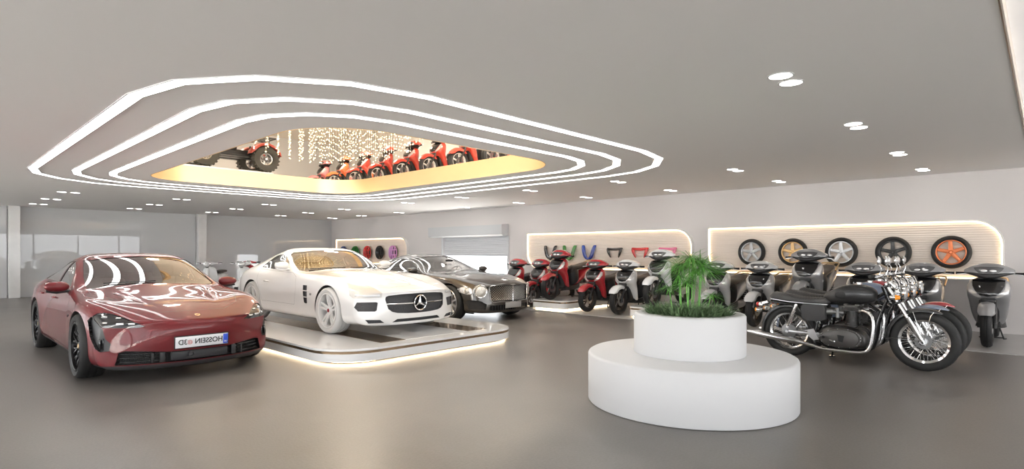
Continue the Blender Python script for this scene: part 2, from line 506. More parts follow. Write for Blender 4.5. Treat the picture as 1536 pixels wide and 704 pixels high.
def car_wheel(car, cx, y, R, W, rim_r, sd, spoke, tire_m, rim_m, cz, cap_m=None, tread=True, caliper=None):
    """tyre (the wheel) > rim, brake_disc; sd: +1 faces +y"""
    b = B(); sw = W / 2
    prof = [(rim_r, -sw * .82), (rim_r + .012, -sw * .98), ((R + rim_r) / 2 + .01, -sw * 1.06), (R - .022, -sw * .98), (R - .006, -sw * .84), (R, -sw * .6),
            (R, -sw * .3), (R - .008, -sw * .28), (R - .008, -sw * .22), (R, -sw * .2), (R, sw * .2), (R - .008, sw * .22), (R - .008, sw * .28), (R, sw * .3),
            (R, sw * .6), (R - .006, sw * .84), (R - .022, sw * .98), ((R + rim_r) / 2 + .01, sw * 1.06), (rim_r + .012, sw * .98), (rim_r, sw * .82)]
    b.lathe(prof, (0, 0, 0), 'y', 56, closed=True)
    t = b.out('wheel', tire_m, car); t.location = (cx, y, cz)
    r = B()
    r.lathe([(rim_r + .004, sw * .95), (rim_r - .004, sw * 1.0), (rim_r - .016, sw * .97), (rim_r - .02, sw * .6), (rim_r - .035, -sw * .7), (rim_r - .01, -sw * .9), (rim_r + .004, -sw * .9)], n=56)
    n, kind = spoke
    face = sw * .72
    def bar(a0, a1, r0, r1, w0, w1, h0, h1, th=.03):
        p0 = V((r0 * math.cos(a0), 0, r0 * math.sin(a0))); p1 = V((r1 * math.cos(a1), 0, r1 * math.sin(a1))); d = (p1 - p0).normalized(); t_ = V((-d.z, 0, d.x))
        rings = []
        for k in range(4):
            f = k / 3; c = p0.lerp(p1, f); wd = w0 + (w1 - w0) * f; h = h0 + (h1 - h0) * f + .012 * math.sin(PI * f)
            rings.append([c + t_ * wd + V((0, h - .008, 0)), c + t_ * wd * .75 + V((0, h, 0)), c - t_ * wd * .75 + V((0, h, 0)), c - t_ * wd + V((0, h - .008, 0)), c - t_ * wd + V((0, h - th, 0)), c + t_ * wd + V((0, h - th, 0))])
        r.rings(rings)
    for i in range(n):
        a = 2 * PI * i / n + .3
        if kind == 'y':       # y-shaped forks
            bar(a, a, .05, rim_r * .55, .018, .016, face - .02, face - .005)
            for dlt in (-.2, .2): bar(a, a + dlt, rim_r * .5, rim_r - .01, .014, .01, face - .006, face + .005)
        elif kind == 'twin':
            for dlt in (-.16, .16): bar(a + dlt * 1.6, a + dlt, .055, rim_r - .008, .017, .018, face - .02, face + .004)
        else: bar(a, a, .05, rim_r - .008, .03, .02, face - .02, face + .004)
    r.lathe([(0.0, face), (.03, face), (.036, face - .004), (.062, face - .01), (.07, face - .03), (.07, 0)], n=24)
    for i in range(5):
        a = 2 * PI * i / 5; r.cyl((.05 * math.cos(a), face - .02, .05 * math.sin(a)), (.05 * math.cos(a), face - .004, .05 * math.sin(a)), .008, 8)
    if sd < 0: r.xf(Matrix.Diagonal((1, -1, 1, 1)))
    ro = r.out('rim', rim_m, t)
    d = B(); d.lathe([(.06, .0), (.165, .0), (.165, .012), (.06, .012)], n=36, closed=True)
    d.lathe([(.0, -.01), (.09, -.01), (.09, .03), (.0, .03)], n=24)
    if sd < 0: d.xf(Matrix.Diagonal((1, -1, 1, 1)))
    d.out('brake_disc', BRAKE, t)
    if cap_m:
        k = B(); k.lathe([(0, face + .006), (.026, face + .005), (.028, face)], n=20)
        if sd < 0: k.xf(Matrix.Diagonal((1, -1, 1, 1)))
        k.out('hub_cap', cap_m, t)
    return t

def seat_part(car, x, y, z, m, name='seat'):
    b = B()
    b.box((x - .05, y, z + .1), (.52, .5, .16), .05, seg=3)
    b.box((x + .27, y, z + .42), (.14, .48, .62), .055, rot=Matrix.Rotation(math.radians(14), 3, 'Y'), seg=3)
    for sg in (-1, 1):
        b.box((x + .22, y + sg * .22, z + .38), (.16, .09, .46), .04, rot=Matrix.Rotation(math.radians(14), 3, 'Y'), seg=3)
        b.tube([(x - .28, y + sg * .2, z + .18), (x + .16, y + sg * .22, z + .18)], .05, 8)
    b.box((x + .38, y, z + .82), (.09, .27, .19), .035, rot=Matrix.Rotation(math.radians(10), 3, 'Y'), seg=3)
    for sg in (-1, 1): b.cyl((x + .35, y + sg * .06, z + .6), (x + .375, y + sg * .06, z + .8), .008, 6)
    return b.out(name, m, car)

def steering(car, x, y, z):
    b = B(); R = Matrix.Rotation(math.radians(65), 3, 'Y')
    ring = [V((x, y, z)) + R @ V((.185 * math.cos(a), .185 * math.sin(a), 0)) for a in [2 * PI * k / 28 for k in range(28)]]
    b.tube(ring, .015, 8, closed=True)
    for a in (0.1, PI - .1, -PI / 2): b.tube([V((x, y, z)), V((x, y, z)) + R @ V((.18 * math.sin(a) * 1, .18 * math.cos(a), 0))], .014, 6)
    b.tube([V((x, y, z)), V((x - .25, y, z - .1))], [.06, .03], 10)
    return b.out('steering_wheel', BLACKP, car)

def mirror_part(car, sh, x, y, z, paint, size=(.13, .2, .12), low=BLACKP, stalk=(0, 0, 0)):
    """door mirrors: cap > arm, mirror_glass"""
    for sd in (1, -1):
        b = B(); L, Wd, H = size; rings = []
        for t in [-1, -.85, -.5, 0, .5, .85, 1]:
            k = math.sqrt(max(0, 1 - t * t)) ** .7 if abs(t) < 1 else .12
            k = max(k, .15)
            rings.append([V((x + (L * .5 * k * math.cos(a) if math.cos(a) < 0 else L * .32 * k * math.cos(a)), sd * (y + t * Wd / 2), z + H / 2 * k * math.sin(a) * (1 - .12 * t))) for a in [2 * PI * q / 14 for q in range(14)]])
        if sd < 0: rings = rings[::-1]
        b.rings(rings); b.subd(1)
        o = b.out('door_mirror', paint, car)
        a = B(); base = V((x + stalk[0] + .02, sd * (y - Wd / 2 - .06), z - H * .5 - .02))
        a.tube([base, V((x, sd * (y - Wd / 2 + .02), z - H * .42)), V((x, sd * y, z - H * .46)), V((x, sd * (y + Wd * .4), z - H * .4))], [.024, .02, .026, .012], 8, flat=1.2)
        a.out('mirror_arm', low, o)
        g = B(); g.box((x + L * .3, sd * y, z), (.012, Wd * .8, H * .72), .004); g.out('mirror_glass', CHROME, o)

def handle_part(car, sh, x, z, m, ln=.19):
    for sd in (1, -1):
        p, n = sh.hit(x, z, (0, -sd, 0), sd * 2)
        if not p: continue
        b = B(); b.tube([p + V((-ln / 2, sd * .004, 0)), p + V((-ln / 2 + .03, sd * .018, .001)), p + V((ln / 2 - .03, sd * .018, .002)), p + V((ln / 2, sd * .004, .003))], [.008, .013, .013, .008], 8)
        b.out('door_handle', m, car)

def squash(car, z0, k):
    """lower the upper body a little: heights above z0 are scaled by k (wheels stay round)"""
    for o in kids(car):
        if o.name.startswith(('wheel.', 'axle')) or o.name == 'wheel': continue
        for q in [o] + kids(o):
            for v_ in q.data.vertices:
                if v_.co.z > z0: v_.co.z = z0 + (v_.co.z - z0) * k
def interior(car, sh, dash_x, dash_z, seats, rear=None):
    b = B(); b.box((dash_x + .08, 0, dash_z - .03), (.42, 1.34, .20), .08, seg=3); b.box((dash_x - .1, 0, dash_z - .06), (.4, 1.3, .1), .04)
    b.box((dash_x + .18, 0, dash_z + .03), (.12, .5, .14), .03)
    b.out('dashboard', DARKIN, car)
    f = B(); f.box(((dash_x + 4.0) / 2, 0, .22), (4.0 - dash_x, 1.5, .05), .01); f.box(((dash_x + .9), 0, .4), (1.5, .24, .34), .05)
    f.out('cabin_floor', DARKIN, car)
    for (x, y, z) in seats: seat_part(car, x, y, z, LEATHER)
    steering(car, dash_x + .38, -.36, dash_z + .04)
def red_car():
    car = thing('sports_saloon_car', 'dark red electric sports saloon car parked on the floor at left', 'car', (2.18, 6.80, 0), PI / 2)
    paint = mat('red_car_paint', (.12, .011, .014), .45, .0, spec=.2, coat=.9, coatr=.02, coatior=1.33)
    spec = dict(X=[0, .1, .26, .48, .72, .95, 1.2, 1.42, 1.55, 1.63, 1.72, 1.88, 2.12, 2.42, 2.8, 3.2, 3.55, 3.88, 4.2, 4.5, 4.75, 4.9, 4.96],
        plan_f=(.44, 2.6, 1.1), plan_r=(.25, 2.6, .8), cap_f=(-.03, -.05, -.02), cap_r=(-.02, -.03, -.02),
        rows=dict(
        zb=[(0, .15), (.5, .13), (4.4, .15), (4.96, .24)], y1=[(0, .62), (.6, .70), (4.5, .72), (4.96, .6)],
        y2=[(0, .84), (.3, .895), (.95, .935), (1.6, .915), (3.2, .92), (3.85, .95), (4.5, .92), (4.96, .82)], z2=[(0, .19), (.4, .2), (4.4, .22), (4.96, .3)],
        y3=[(0, .86), (.3, .925), (.93, .972), (1.6, .95), (2.6, .945), (3.3, .955), (3.85, .985), (4.5, .95), (4.96, .85)], z3=[(0, .38), (.5, .42), (4.5, .48), (4.96, .52)],
        y4=[(0, .83), (.3, .91), (.93, .965), (1.6, .935), (2.6, .925), (3.3, .94), (3.85, .972), (4.5, .93), (4.96, .83)], z4=[(0, .56), (.4, .685), (.95, .72), (1.6, .74), (3.2, .77), (3.85, .8), (4.5, .8), (4.96, .74)],
        y5=[(0, .74), (.2, .79), (.5, .84), (.95, .875), (1.4, .87), (1.7, .86), (2.4, .845), (3.3, .845), (3.85, .875), (4.4, .84), (4.96, .74)],
        z5=[(0, .63), (.2, .735), (.5, .82), (.95, .865), (1.4, .885), (1.7, .905), (2.4, .935), (3.3, .965), (3.85, .965), (4.4, .94), (4.96, .83)],
        y6=[(0, .47), (.5, .53), (.95, .58), (1.3, .66), (1.6, .76), (1.85, .76), (2.12, .72), (2.42, .675), (2.8, .645), (3.3, .61), (3.85, .58), (4.3, .60), (4.96, .5)],
        z6=[(0, .65), (.2, .725), (.5, .798), (.95, .845), (1.3, .885), (1.6, .925), (1.85, 1.035), (2.12, 1.165), (2.42, 1.27), (2.8, 1.32), (3.3, 1.305), (3.85, 1.18), (4.3, 1.04), (4.7, .95), (4.96, .85)],
        y7=[(0, .24), (1.6, .36), (2.4, .32), (3.5, .3), (4.96, .26)],
        z7=[(0, .655), (.2, .725), (.5, .798), (.95, .855), (1.3, .905), (1.6, .955), (1.85, 1.075), (2.12, 1.215), (2.42, 1.32), (2.8, 1.365), (3.3, 1.35), (3.85, 1.22), (4.3, 1.07), (4.7, .97), (4.96, .86)],
        z8=[(0, .655), (.2, .72), (.5, .80), (.95, .865), (1.3, .918), (1.6, .975), (1.85, 1.095), (2.12, 1.235), (2.42, 1.335), (2.8, 1.378), (3.3, 1.365), (3.85, 1.235), (4.3, 1.08), (4.7, .975), (4.96, .865)]))
    sh = Shell(spec, 3)
    FX, RX, CZ, R = .93, 3.83, .352, .352
    front = lambda c, n: c.x < 1.0 and n.x < .35
    # windscreen, side and rear glass
    sh.region(1, 'front', [(0, .985), (.4, .965), (.68, .935), (.725, .955), (.70, 1.08), (.655, 1.2), (.62, 1.272), (.35, 1.31), (0, 1.325), (-.35, 1.31), (-.62, 1.272), (-.655, 1.2), (-.70, 1.08), (-.725, .955), (-.68, .935), (-.4, .965)], lambda c, n: 1.4 < c.x < 2.7, mirror=False)
    sh.region(2, 'side', [(2.00, .955), (2.14, 1.025), (2.33, 1.125), (2.54, 1.205), (2.78, 1.262), (2.84, 1.262), (2.80, .985), (2.3, .968)], lambda c, n: abs(c.y) > .5)
    sh.region(3, 'side', [(2.90, 1.262), (3.2, 1.255), (3.55, 1.2), (3.85, 1.105), (3.97, 1.04), (3.9, 1.0), (3.5, .998), (2.87, .988)], lambda c, n: abs(c.y) > .5)
    sh.region(4, 'front', [(0, 1.06), (.5, 1.05), (.54, 1.08), (.5, 1.25), (.45, 1.29), (0, 1.32), (-.45, 1.29), (-.5, 1.25), (-.54, 1.08), (-.5, 1.05)], lambda c, n: c.x > 3.1, mirror=False)
    # headlamp, air curtain, grille, splitter
    sh.region(5, 'front', [(.50, .60), (.57, .64), (.64, .685), (.72, .725), (.79, .742), (.84, .735), (.875, .71), (.89, .67), (.885, .62), (.85, .603), (.80, .595), (.66, .588), (.56, .59)], lambda c, n: c.x < .75)
    sh.region(6, 'front', [(.885, .70), (.91, .66), (.905, .50), (.885, .38), (.85, .345), (.785, .355), (.77, .43), (.81, .48), (.83, .58), (.86, .64)], lambda c, n: c.x < .8, frm=(0, 5))
    sh.region(7, 'front', [(.745, .205), (.715, .335), (.66, .352), (.48, .34), (.30, .322), (-.30, .322), (-.48, .34), (-.66, .352), (-.715, .335), (-.745, .205)], front, mirror=False)
    sh.region(8, 'front', [(-1.2, -.2), (1.2, -.2), (1.2, .195), (-1.2, .195)], lambda c, n: c.x < .62, frm=(0,), mirror=False)
    sh.region(8, 'side', [(1.2, -.1), (3.5, -.1), (3.5, .245), (1.2, .215)], lambda c, n: True)
    sh.region(8, 'side', [(4.1, -.1), (5.2, -.1), (5.2, .42), (4.1, .3)], lambda c, n: True)
    # bonnet and doors
    hood = [(.215, .0), (.235, .34), (.47, .56), (.9, .69), (1.35, .75), (1.62, .73), (1.62, .4), (1.615, 0), (1.62, -.4), (1.62, -.73), (1.35, -.75), (.9, -.69), (.47, -.56), (.235, -.34)]
    sh.panel(10, 9, 'top', hood, lambda c, n: n.z > .2 and c.z > .6 and c.x < 1.75)
    sh.panel(11, 9, 'side', [(1.55, .27), (1.50, .60), (1.62, .82), (1.84, .935), (2.3, .95), (2.83, .965), (2.85, .6), (2.80, .27)], lambda c, n: abs(c.y) > .7)
    sh.panel(12, 9, 'side', [(2.87, .27), (2.91, .6), (2.88, .965), (3.6, .975), (3.74, .90), (3.50, .68), (3.36, .45), (3.30, .27)], lambda c, n: abs(c.y) > .7)
    # bonnet creases: narrow tapering scallops are sculpted into the panel mesh below
    sh.arch(20, FX, CZ, .385, .66); sh.arch(20, RX, CZ, .385, .66)
    black_glass = mat('black_headlamp_glass', (.012, .012, .014), .08, coat=1.)
    body = sh.extract((0, 9), 'body', [paint, BLACKP], car, mi={9: 1})
    hd = sh.extract(10, 'bonnet', [paint], car)
    for q in hd.data.vertices:      # two raised fender-side ridges and a pair of tapering centre creases
        x, y = q.co.x, abs(q.co.y)
        if .3 < x < 1.5:
            l1 = .30 + .20 * (x - .3); d1 = (y - l1) / .035; q.co.z -= .012 * math.exp(-d1 * d1) * min(1, (x - .3) * 2) * max(0, min(1, (1.5 - x) * 4))
    sh.both(11, 'front_door', paint, car); sh.both(12, 'rear_door', paint, car)
    sh.extract(1, 'windscreen', TINT, car, off=-.006); sh.both(2, 'front_side_window', TINT, car, off=-.006); sh.both(3, 'rear_side_window', TINT, car, off=-.006); sh.extract(4, 'rear_window', TINT, car, off=-.006)
    sh.extract((0, 10, 11, 12), 'cabin_lining', DARKIN, car, off=-.03, cond=lambda c: c.z > .62 and c.x > 1.5)
    for sg in (1, -1):
        h = sh.extract(5, 'headlamp', black_glass, car, off=-.008, cond=lambda c: c.y * sg > 0, walls=True)
        for (y, z, wd, ht) in ((.61, .63, .06, .016), (.70, .635, .07, .02), (.70, .69, .05, .014), (.80, .70, .06, .02), (.81, .645, .05, .018)):
            p, n = sh.hit(sg * y, z)
            if p: 
                l = B(); l.box((0, 0, 0), (.012, wd, ht), .004); l.xf(Matrix.Translation(p) @ n.to_track_quat('X', 'Z').to_matrix().to_4x4()); l.out('lamp_segment', LAMPW, h)
        a = sh.extract(6, 'air_curtain', BLACKP, car, off=-.03, cond=lambda c: c.y * sg > 0, walls=True)
        p, n = sh.hit(sg * .85, .42)
        vn = B(); vn.box(p + V((.03, 0, 0)), (.05, .012, .10), .003); vn.box(p + V((.03, -sg * .03, .0)), (.05, .012, .12), .003); vn.out('vane', GLOSSK, a)
    g = sh.extract(7, 'lower_grille', mat('grille_mesh', (.015, .015, .016), .5, bump=('voronoi', 90, .8, .01)), car, dvec=(.07, 0, 0), walls=True)
    for zz in (.235, .275, .315):
        l = B()
        for sg in (1, -1):
            pts = []
            for k in range(8):
                y = sg * (.34 + .36 * k / 7 * (1 if zz > .25 else .98)); p, n = sh.hit(y, zz); pts.append(p + V((.035, 0, 0)))
            l.tube(pts, .008, 6)
        l.out('grille_slat', GLOSSK, g)
    c = B(); p, n = sh.hit(0, .27); c.box(p + V((.03, 0, 0)), (.05, .58, .10), .02); c.lathe([(0, 0), (.028, 0), (.03, -.03), (.022, -.03), (.02, -.012), (0, -.012)], p + V((-.002, .10, .01)), 'x', 18, 0)
    c.out('radar_panel', mat('satin_black', (.03, .03, .032), .5), g)
    p, n = sh.hit(0, .27)
    for sg in (1, -1):
        st = B(); st.box(p + V((.05, sg * .36, .0)), (.04, .05, .11), .006); st.box(p + V((.055, sg * .45, .0)), (.03, .02, .1), .004)
        st.out('grille_strut', BLACKP, g)
    sh.extract(8, 'lower_skirt', mat('dark_grey_plastic', (.035, .035, .037), .45), car)
    # licence plate with mirrored lettering
    p, n = sh.hit(0, .415)
    pl = B(); pl.box((0, 0, 0), (.012, .53, .118), .004); pl.box((-.002, -.238, 0), (.012, .05, .11), .002, mi=1)
    M = Matrix.Translation(p + V((-.025, 0, 0))) @ Matrix.Rotation(math.radians(-4), 4, 'Y'); pl.xf(M)
    po = pl.out('licence_plate', [mat('plate_white', (.82, .82, .84), .35), mat('plate_blue', (.02, .07, .5), .35)], car)
    fr = B(); fr.box((.006, 0, 0), (.01, .552, .14), .006); fr.xf(M); fr.out('plate_frame', BLACKP, po)
    # seen from the front, reading direction runs along -y for normal text; the photo shows it reversed
    def ptext(t, size, yy, zz, m, mir, sx=1.):
        b = text_mesh(t, size, .0012, mirrored=mir, font_scale_x=sx)
        b.xf(M @ Matrix.Translation((-.0085, yy, zz)) @ Matrix(((0, 0, 1, 0), (-1, 0, 0, 0), (0, 1, 0, 0), (0, 0, 0, 1)))); b.out('lettering', m, po)
    ptext('HOSSEIN', .078, .0 - .065, 0, mat('plate_ink', (.02, .02, .02), .5), True, .92)
    ptext('3D', .078, .195, 0, MATS['plate_ink'], True, .92)
    ptext('@', .05, .125, .0, mat('plate_pink', (.6, .2, .2), .5), True)
    ptext('US', .026, -.238, -.03, MATS['plate_white'], True)
    # crest badge on the nose
    p, n = sh.hit(0, .685); q = n.to_track_quat('X', 'Z').to_matrix().to_4x4()
    b = B(); shield = [(0, -.032), (.02, -.018), (.026, .008), (.024, .026), (0, .03), (-.024, .026), (-.026, .008), (-.02, -.018)]
    b.prism(shield, lambda u, w_, t: (t * .006 - .001, u, w_)); b.box((.005, 0, 0), (.004, .016, .02), .002, mi=1); b.box((.0045, .014, .015), (.004, .016, .01), mi=1); b.box((.0045, -.014, -.008), (.004, .014, .01), mi=1)
    b.xf(Matrix.Translation(p) @ q); b.out('crest_badge', [GOLD, mat('badge_dark', (.12, .02, .02), .3)], car)
    mirror_part(car, sh, 1.93, .985, .965, paint, size=(.15, .25, .135))
    handle_part(car, sh, 2.62, .80, paint); handle_part(car, sh, 3.42, .82, paint)
    # fender vent
    for sd in (1, -1):
        p, n = sh.hit(1.40, .66, (0, -sd, 0), sd * 2)
        b = B(); b.tube([p + V((-.08, sd * .001, .012)), p + V((.04, sd * .003, .0)), p + V((.10, sd * .001, -.03))], [.004, .012, .003], 8, flat=.5); b.out('fender_vent', BLACKP, car)
    # wipers
    b = B(); pts = [sh.hit(y, z)[0] + V((-.012, 0, .004)) for y, z in ((.55, .99), (.3, 1.0), (.0, 1.005))]
    b.tube(pts, .006, 6); b.out('wiper', BLACKP, car)
    tl = B(); 
    pts = []
    for k in range(13):
        y = -.8 + 1.6 * k / 12; p, n = sh.hit(y, .80, (-1, 0, 0), 8); pts.append(p + V((.004, 0, 0)))
    tl.tube(pts, .014, 6); tl.out('tail_light_bar', REDLENS, car)
    interior(car, sh, 1.78, .86, ((2.35, .36, .30), (2.35, -.36, .30), (3.2, .34, .34), (3.2, -.34, .34)))
    sh.liner(20, 'wheel_well', DARKIN, car, .66)
    dk = mat('dark_alloy', (.035, .035, .037), .3, .8)
    for cx in (FX, RX):
        for sd in (1, -1): car_wheel(car, cx, sd * (.972 - .125), R, .24, .265, sd, (10, 'y'), RUBBER, dk, CZ, cap_m=GOLD)
    ax = B(); ax.cyl((FX, -.8, CZ), (FX, .8, CZ), .04); ax.cyl((RX, -.8, CZ), (RX, .8, CZ), .04); ax.out('axle', DARKIN, car)
    return car
def white_car():
    car = thing('gullwing_coupe_car', 'white gullwing coupe car with star grille displayed on the low white platform', 'car', (5.10, 6.70, .193), PI / 2)
    paint = mat('white_car_paint', (.83, .82, .81), .3, 0., coat=1., coatr=.02)
    spec = dict(X=[0, .09, .24, .48, .72, .95, 1.2, 1.5, 1.78, 1.98, 2.16, 2.38, 2.65, 2.95, 3.25, 3.58, 3.9, 4.2, 4.45, 4.58, 4.64],
        plan_f=(.36, 2.8, 1.0), plan_r=(.22, 2.6, .7), cap_f=(-.02, -.02, -.01), cap_r=(-.02, -.03, -.02),
        rows=dict(
        zb=[(0, .16), (.5, .14), (4.1, .15), (4.64, .24)], y1=[(0, .62), (.6, .70), (4.2, .72), (4.64, .6)],
        y2=[(0, .83), (.3, .89), (.95, .925), (1.6, .90), (3.0, .90), (3.6, .94), (4.2, .91), (4.64, .80)], z2=[(0, .2), (.4, .2), (4.1, .22), (4.64, .3)],
        y3=[(0, .86), (.3, .925), (.93, .962), (1.6, .935), (2.6, .93), (3.1, .94), (3.6, .968), (4.2, .93), (4.64, .83)], z3=[(0, .37), (.5, .42), (4.2, .48), (4.64, .5)],
        y4=[(0, .84), (.3, .915), (.93, .95), (1.6, .92), (2.6, .915), (3.1, .925), (3.6, .955), (4.2, .92), (4.64, .82)], z4=[(0, 0.505), (0.4, 0.615), (0.95, 0.695), (1.6, 0.71), (3, 0.73), (3.6, 0.755), (4.2, 0.745), (4.64, 0.675)],
        y5=[(0, .72), (.2, .79), (.5, .835), (.95, .865), (1.5, .865), (2.0, .86), (2.9, .85), (3.3, .855), (3.6, .88), (4.2, .85), (4.64, .72)],
        z5=[(0, 0.6), (0.2, 0.69), (0.5, 0.75), (0.95, 0.815), (1.5, 0.84), (2, 0.855), (2.9, 0.875), (3.3, 0.885), (3.6, 0.905), (4.2, 0.86), (4.64, 0.74)],
        y6=[(0, .46), (.5, .54), (.95, .58), (1.5, .64), (1.8, .75), (1.98, .805), (2.16, .80), (2.38, .765), (2.65, .68), (2.95, .64), (3.25, .585), (3.6, .58), (4.2, .60), (4.64, .5)],
        z6=[(0, 0.62), (0.2, 0.69), (0.5, 0.74), (0.95, 0.803), (1.5, 0.845), (1.8, 0.857), (1.98, 0.885), (2.16, 0.985), (2.38, 1.107), (2.65, 1.195), (2.95, 1.22), (3.25, 1.205), (3.6, 1.12), (3.9, 1.015), (4.2, 0.925), (4.5, 0.857), (4.64, 0.78)],
        y7=[(0, .24), (.95, .28), (1.8, .36), (2.4, .33), (3.5, .3), (4.64, .26)],
        z7=[(0, 0.635), (0.2, 0.705), (0.5, 0.76), (0.95, 0.828), (1.5, 0.875), (1.8, 0.882), (1.98, 0.915), (2.16, 1.02), (2.38, 1.147), (2.65, 1.24), (2.95, 1.268), (3.25, 1.25), (3.6, 1.155), (3.9, 1.04), (4.2, 0.94), (4.5, 0.872), (4.64, 0.79)],
        z8=[(0, 0.64), (0.2, 0.71), (0.5, 0.765), (0.95, 0.828), (1.5, 0.875), (1.8, 0.887), (1.98, 0.925), (2.16, 1.03), (2.38, 1.162), (2.65, 1.25), (2.95, 1.278), (3.25, 1.26), (3.6, 1.165), (3.9, 1.05), (4.2, 0.945), (4.5, 0.877), (4.64, 0.795)]))
    sh = Shell(spec, 3)
    FX, RX, CZ, R = .95, 3.63, .338, .338
    sh.region(1, 'front', [(0, .915), (.4, .905), (.72, .875), (.775, .895), (.745, 1.03), (.68, 1.15), (.62, 1.185), (.33, 1.215), (0, 1.228), (-.33, 1.215), (-.62, 1.185), (-.68, 1.15), (-.745, 1.03), (-.775, .895), (-.72, .875), (-.4, .905)], lambda c, n: 1.7 < c.x < 2.9, mirror=False)
    sh.region(2, 'side', [(2.40, .885), (2.43, .97), (2.52, 1.04), (2.70, 1.11), (2.95, 1.155), (3.15, 1.145), (3.30, 1.10), (3.40, 1.0), (3.43, .93), (2.8, .895)], lambda c, n: abs(c.y) > .5)
    sh.region(4, 'front', [(0, 1.04), (.45, 1.03), (.48, 1.06), (.42, 1.2), (0, 1.22), (-.42, 1.2), (-.48, 1.06), (-.45, 1.03)], lambda c, n: c.x > 3.1, mirror=False)
    sh.region(5, 'front', [(.57, .555), (.565, .61), (.60, .68), (.67, .74), (.75, .765), (.81, .75), (.86, .68), (.885, .58), (.87, .545), (.70, .548)], lambda c, n: c.x < .85)
    # grille, side intakes, lower intakes
    gr = [(-.36, .325), (-.44, .345), (-.495, .39), (-.525, .52), (-.515, .56), (-.48, .575), (-.3, .59), (0, .597), (.3, .59), (.48, .575), (.515, .56), (.525, .52), (.495, .39), (.44, .345), (.36, .325), (.2, .313), (0, .31), (-.2, .313)]
    sh.region(6, 'front', gr, lambda c, n: c.x < .6, mirror=False)
    sh.region(7, 'front', [(.64, .375), (.62, .48), (.64, .49), (.86, .49), (.885, .42), (.85, .365), (.66, .36)], lambda c, n: c.x < .8)
    sh.region(8, 'front', [(-.43, .195), (-.36, .24), (.36, .24), (.43, .195)], lambda c, n: c.x < .6, mirror=False)
    sh.region(8, 'front', [(.54, .195), (.60, .24), (.78, .247), (.74, .195)], lambda c, n: c.x < .75)
    sh.region(17, 'side', [(1.58, .41), (1.61, .68), (1.74, .68), (1.725, .55), (1.68, .41), (1.62, .40)], lambda c, n: abs(c.y) > .7)
    hood = [(.16, .0), (.17, .40), (.30, .60), (.6, .70), (1.1, .765), (1.6, .77), (1.86, .75), (1.89, .5), (1.90, 0), (1.89, -.5), (1.86, -.75), (1.6, -.77), (1.1, -.765), (.6, -.70), (.30, -.60), (.17, -.40)]
    sh.panel(10, 9, 'top', hood, lambda c, n: n.z > .2 and c.z > .6 and c.x < 2.0, gap=.0035)
    sh.panel(11, 9, 'side', [(2.02, .36), (1.98, .6), (2.03, .80), (2.20, .865), (2.8, .873), (3.42, .90), (3.40, .72), (3.27, .5), (3.20, .36)], lambda c, n: abs(c.y) > .7, gap=.0035)
    sh.arch(20, FX, CZ, .372, .64); sh.arch(20, RX, CZ, .372, .64)
    seam = mat('panel_gap_grey', (.22, .22, .22), .6)
    sh.extract((0, 9), 'body', [paint, seam], car, mi={9: 1})
    hd = sh.extract(10, 'bonnet', [paint], car)
    for q in hd.data.vertices:      # long raised power bulge along the middle of the bonnet
        x, y = q.co.x, abs(q.co.y)
        f = min(1, max(0, (x - .16) * 2)) * min(1, max(0, (1.9 - x) * 4)); e = .34 + .10 * min(1, x / 1.6)
        q.co.z += .018 * f / (1 + math.exp((y - e) / .018)) - .004 * f * math.exp(-((y - e - .05) / .03) ** 2)
    hd.data.normals_split_custom_set_from_vertices([(0, 0, 0)] * len(hd.data.vertices))
    sh.both(11, 'door', paint, car)
    sh.extract(1, 'windscreen', TINT, car, off=-.006); sh.both(2, 'side_window', TINT, car, off=-.006); sh.extract(4, 'rear_window', TINT, car, off=-.006)
    sh.extract((0, 10, 11), 'cabin_lining', DARKIN, car, off=-.03, cond=lambda c: c.z > .62 and c.x > 1.9)
    hl = mat('frosted_headlamp', (.62, .60, .57), .35, .1, coat=.5, bump=('noise', 160, .3, .004))
    for sg in (1, -1):
        h = sh.extract(5, 'headlamp', [hl], car, off=-.002, cond=lambda c: c.y * sg > 0, walls=True)
        l = B(); pts = [sh.hit(sg * y, z)[0] + V((-.001, 0, 0)) for y, z in ((.595, .58), (.66, .58), (.75, .58), (.85, .585))]; l.tube(pts, .016, 6); l.out('lamp_band', mat('pale_lens', (.75, .77, .8), .15, coat=.8), h)
    gm = mat('fine_grille_mesh', (.085, .085, .09), .55, .2, bump=('voronoi', 120, .8, .01))
    g = sh.extract(6, 'grille', gm, car, dvec=(.05, 0, 0), walls=True)
    for sg in (1, -1): sh.extract(7, 'side_intake', gm, car, dvec=(.03, 0, 0), walls=True, cond=lambda c: c.y * sg > 0)
    sh.extract(8, 'lower_intake', gm, car, dvec=(.03, 0, 0), walls=True, cond=lambda c: abs(c.y) < .48); [sh.extract(8, 'fog_intake', gm, car, dvec=(.03, 0, 0), walls=True, cond=lambda c, q=q: c.y * q > .48) for q in (1, -1)]
    # cross bar with the three-pointed star
    b = B(); px = sh.hit(0, .457)[0].x
    for sg in (1, -1):
        pts = [(sh.hit(sg * y, .457)[0].x + .012, sg * y, .457) for y in (.12, .25, .4, .52)]
        b.tube(pts, [.012, .010, .009, .006], 8)
    b.out('grille_bar', CHROME, g)
    st = B(); st.bm.free(); st.bm = bmesh.new()
    st.lathe([(.098, -.012), (.107, -.02), (.115, -.012), (.115, .01), (.098, .01)], (px - .0, 0, .457), 'x', 40, closed=True)
